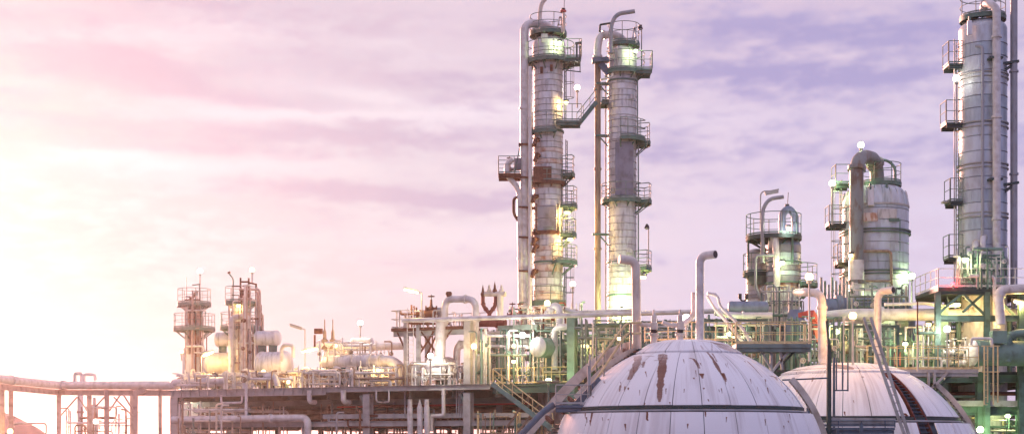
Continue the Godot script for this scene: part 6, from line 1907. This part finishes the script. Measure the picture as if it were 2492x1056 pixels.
func build_lamps() -> void:
	globe_lamp("bright white globe lamp highest on the far left column", P(485, 660, 133), P(0, 738, 133).y, "glow_white", 3.0, 0.3)
	globe_lamp("bright globe lamp high on the second small column", P(612, 657, 130), P(0, 690, 130).y, "glow_warm", 3.0, 0.3)
	tube_lamp("lit tube lamp over the left deck's cream drum", P(491, 866, 127), P(518, 855, 127), P(488, 945, 127), "glow_warm", 8.0)
	tube_lamp("lit tube lamp tilted over the middle of the left deck", P(733, 856, 122), P(773, 847, 122), P(778, 940, 122), "glow_warm", 8.0)
	tube_lamp("lit tube lamp on a tall bent pole over the upper deck", P(982, 703, 117), P(1019, 712, 117), P(1026, 790, 117), "glow_warm", 6.0)
	globe_lamp("white globe lamp over the small bright drum on the left deck", P(876, 786, 126), P(0, 840, 126).y, "glow_white", 6.0, 0.32)
	globe_lamp("dazzling white lamp on a post in the middle bay", P(1272, 816, 111), 16.72, "glow_white", 9.0, 0.32)
	globe_lamp("small lamp on a cream post beside the rack's thick column", P(1153, 843, 112), 16.72, "glow_warm", 4.0, 0.22, M.pipe_cream)
	globe_lamp("small bright lamp glaring on the white drum end", P(1047, 866, 113), 16.72, "glow_white", 7.0, 0.22)
	globe_lamp("round lamp at the foot of the left tall column", P(1332, 738, 114), P(0, 775, 114).y, "glow_warm", 5.0, 0.24)
	globe_lamp("white lamp on a post at the stair bridge", P(1405, 213, 121), P(0, 262, 121).y, "glow_white", 3.0, 0.24)
	globe_lamp("white lamp on a post between the feet of the tall columns", P(1394, 691, 120), P(0, 760, 120).y, "glow_white", 5.0, 0.26)
	bulkhead("yellow lamp under the third right-hand platform of the left tall column", P(1381, 518, 116.5), "glow_warm", 6.0, 0.7)
	bulkhead("yellow lamp under the fourth right-hand platform of the left tall column", P(1388, 583, 116.5), "glow_warm", 5.0, 0.6)
	bulkhead("warm lamp under the lowest platform of the right tall column", P(1566, 675, 117), "glow_warm", 6.0, 0.6)
	globe_lamp("white lamp washing the foot of the right tall column", P(1513, 738, 115.0), P(0, 800, 115).y, "glow_green", 20.0, 0.3)
	bulkhead("hidden-looking lamp between the head platforms of the left tall column", P(1362, 104, 116.2), "glow_green", 2.0, 0.3)
	bulkhead("small lamp on the right tall column's head", P(1548, 124, 116.3), "glow_green", 1.6, 0.3)
	bulkhead("lamp beside the left tall column's upper shell", P(1378, 250, 117), "glow_warm", 4.0, 0.35)
	globe_lamp("white globe lamp beside the tall grey vent", P(1671, 776, 78), P(0, 832, 78).y, "glow_white", 3.0, 0.26)
	globe_lamp("large orange sodium lamp on the taller post between the tanks", P(1971, 674, 83), P(0, 880, 83).y, "glow_sodium", 11.0, 0.34, M.pipe_cream)
	globe_lamp("large orange sodium lamp on the shorter post above the second tank", P(2077, 769, 88), P(0, 888, 88).y, "glow_sodium", 11.0, 0.34, M.pipe_cream)
	globe_lamp("small greenish lamp in the bay left of the walkway rails", P(1776, 813, 96), P(0, 900, 96).y, "glow_green", 4.0, 0.18)
	globe_lamp("small greenish lamp in the bay under the wide duct", P(2037, 808, 96), P(0, 900, 96).y, "glow_green", 4.0, 0.2)
	globe_lamp("white lamp on a short post above the great elbow pipe", P(2097, 353, 108.5), P(0, 392, 108.5).y, "glow_green", 4.0, 0.28)
	globe_lamp("greenish lamp left of the stout vessel's head", P(2027, 446, 107), P(0, 547, 107).y, "glow_green", 5.0, 0.28)
	globe_lamp("white lamp high on the left side of the right-edge column", P(2330, 191, 98.8), P(0, 300, 98.8).y, "glow_white", 0.9, 0.28)
	bulkhead("small white lamp under the short column's pipe arch", P(1920, 556, 102), "glow_white", 4.0, 0.3)
	globe_lamp("small warm lamp at the right foot of the stout vessel", P(2221, 672, 106), P(0, 760, 106).y, "glow_green", 5.0, 0.24)
	bulkhead("lamp lighting the stout vessel's lower shell", P(2160, 735, 105), "glow_green", 9.0, 0.4)
	globe_lamp("red warning lamp on the steel platform's rail", P(2322, 691, 95.8), P(0, 703, 95.8).y, "glow_red", 1.5, 0.12)
	bulkhead("flaring warm lamp over the long level pipe at the right", P(2331, 742, 97), "glow_warm", 6.0, 0.5)
	tube_lamp("lit tube lamp at the far right edge under the steel platform", P(2470, 732, 96), P(2500, 740, 96), P(2505, 780, 96), "glow_warm", 4.0)
	globe_lamp("white lamp on a green post above the right walkway", P(2307, 801, 95), P(0, 905, 95).y, "glow_white", 5.0, 0.22)
	globe_lamp("yellow-green lamp low at the bottom right", P(2388, 1046, 95), P(0, 1100, 95).y, "glow_green", 5.0, 0.22)
	bulkhead("lamp on the instruments at the foot of the right-edge column", P(2352, 632, 96.2), "glow_green", 5.0, 0.4)
	globe_lamp("white lamp below the pipe bridge at the left", P(231, 1026, 136), P(0, 1100, 136).y, "glow_white", 4.0, 0.3)
	globe_lamp("warm lamp in the bottom left corner", P(22, 1050, 126), P(0, 1120, 126).y, "glow_warm", 6.0, 0.36)
	globe_lamp("small lamp hung behind the rack's first column", P(434, 984, 128), 13.9, "glow_white", 3.0, 0.2)
	for q: Array in [[1508, 824, 105, "small greenish lamp behind the stair head railing"], [1829, 848, 78, "small white lamp under the roof walkway's left end"], [1250, 880, 111, "small lamp low left of the dazzling white one"], [1420, 842, 108, "small lamp before the long green drum"], [2262, 790, 97, "small lamp left of the steel platform's legs"], [2440, 770, 97, "small lamp among the steel platform's right legs"], [2455, 1012, 97, "small yellow lamp under the right rack's beam"], [2205, 838, 96, "small lamp above the red cabinet"], [1905, 640, 101.5, "small lamp on the short column's face"], [2072, 622, 105, "small lamp on the stout vessel's left landing"]]:
		bulkhead(q[3], P(q[0], q[1], q[2]), "glow_green" if q[0] % 2 else "glow_warm", 3.0, 0.34)
	for q: Array in [[440, 856, 129, "small white lamp left of the far left column's foot"], [640, 905, 123, "small warm lamp low before the ribbed drum"], [815, 842, 123, "small lamp beside the spiked valves"], [920, 900, 117, "small lamp at the exchanger's right elbow"], [700, 930, 122.5, "small warm lamp at the left deck's front edge"]]:
		globe_lamp(q[3], P(q[0], q[1], q[2]), P(0, q[1] + 22, q[2]).y, "glow_warm", 3.0, 0.18)
	bulkhead("lit strip lamp under the second small column's top platform", P(580, 744, 128.4), "glow_warm", 2.5, 0.46)
	var t := thing("dish_lamp", "broad round dish lamp glowing beside the front tank's stair", "lamp", RP(1335, 945, -2))
	var at := RP(1335, 930, -2)
	cyl(t, "pole", at - Vector3(0, 4, 0), at - Vector3(0, 0.1, 0), 0.08, M.steel_mid, 8)
	var m := MB.new()
	m.lathe(at, PackedVector2Array([Vector2(0.1, -0.1), Vector2(0.95, 0.02), Vector2(0.98, 0.06), Vector2(0.5, 0.1)]), 24)
	part(t, "lamp_dish", m, M.white)
	m = MB.new()
	m.ball(at + Vector3(0, 0.14, 0), 0.22, 16, 8, 0.7)
	part(t, "lamp_bulb", m, M.glow_green)
	shine(t, at + Vector3(0, 0.14, 0), TONE["glow_green"], 2.5, 0.2)

func _ready() -> void:
	rng.seed = 77
	# camera
	var cam := Camera3D.new()
	cam.name = "camera"
	cam.projection = Camera3D.PROJECTION_FRUSTUM
	cam.near = 1.0
	cam.far = 6000.0
	cam.size = 1056.0 / F
	cam.frustum_offset = Vector2(0, (HZ - 528.0) / F)
	cam.position = Vector3(0, EYE, 0)
	add_child(cam)
	cam.current = true
	# sky, air and exposure
	var env := Environment.new()
	env.background_mode = Environment.BG_SKY
	var sm := PanoramaSkyMaterial.new()
	sm.panorama = make_sky()
	env.sky = Sky.new()
	env.sky.sky_material = sm
	env.background_energy_multiplier = 0.525
	env.tonemap_mode = Environment.TONE_MAPPER_LINEAR
	env.tonemap_exposure = 2.0
	env.volumetric_fog_enabled = true
	env.volumetric_fog_density = 0.00018
	env.volumetric_fog_albedo = Color(1.0, 0.95, 0.92)
	env.volumetric_fog_anisotropy = 0.82
	env.sdfgi_enabled = true
	env.ssao_enabled = true
	env.ssil_enabled = true
	var we := WorldEnvironment.new()
	we.name = "world_environment"
	we.environment = env
	add_child(we)
	# the low sun behind thin cloud, far to the left
	var sun := DirectionalLight3D.new()
	sun.name = "sun"
	sun.light_color = Color(1.0, 0.7, 0.62)
	sun.light_energy = 1.6
	sun.light_angular_distance = 6.0
	sun.shadow_enabled = true
	add_child(sun)
	sun.look_at_from_position(Vector3.ZERO, Vector3(0.43, -0.15, 0.88), Vector3.UP)
	make_materials()
	build_setting()
	build_columns()
	build_left()
	build_middle()
	build_right()
	build_spheres()
	build_clutter()
	build_lamps()

func build_setting() -> void:
	var m := MB.new()
	m.quad(Vector3(-4000, 0, 400), Vector3(4000, 0, 400), Vector3(4000, 0, -5000), Vector3(-4000, 0, -5000), Vector3.UP)
	structure("ground", m, M.earth)
	# wooded hill beyond the plant on the left
	m = MB.new()
	var f := FastNoiseLite.new()
	f.seed = 3
	f.frequency = 0.012
	f.fractal_octaves = 5
	var d := 330.0
	var nx := 90
	var nz := 14
	var st := 0
	for i in nx + 1:
		for k in nz + 1:
			var x := -230.0 + i * 2.6
			var z := -d + 50.0 - k * 8.0
			var px_ := CX + x * F / -z
			var ridge := clampf(1.0 - maxf(px_ + 60.0, -px_ * 0.3 - 18.0) / 430.0, 0.0, 1.0)
			var across := sin(PI * k / nz)
			var h := (ridge * 25.0 + f.get_noise_2d(x * 5.0, z * 2.0) * 1.6) * across - 1.0
			m.vert(Vector3(x, h, z), Vector3.UP)
	for i in nx:
		for k in nz:
			var q := i * (nz + 1) + k
			m.tri(q, q + 1, q + nz + 2)
			m.tri(q, q + nz + 2, q + nz + 1)
	for i in nx + 1:
		for k in nz + 1:
			var q := i * (nz + 1) + k
			var a := m.v[mini(i + 1, nx) * (nz + 1) + k] - m.v[maxi(i - 1, 0) * (nz + 1) + k]
			var b := m.v[i * (nz + 1) + mini(k + 1, nz)] - m.v[i * (nz + 1) + maxi(k - 1, 0)]
			m.n[q] = a.cross(b).normalized() * signf(a.cross(b).y)
	structure("hill", m, M.hill)
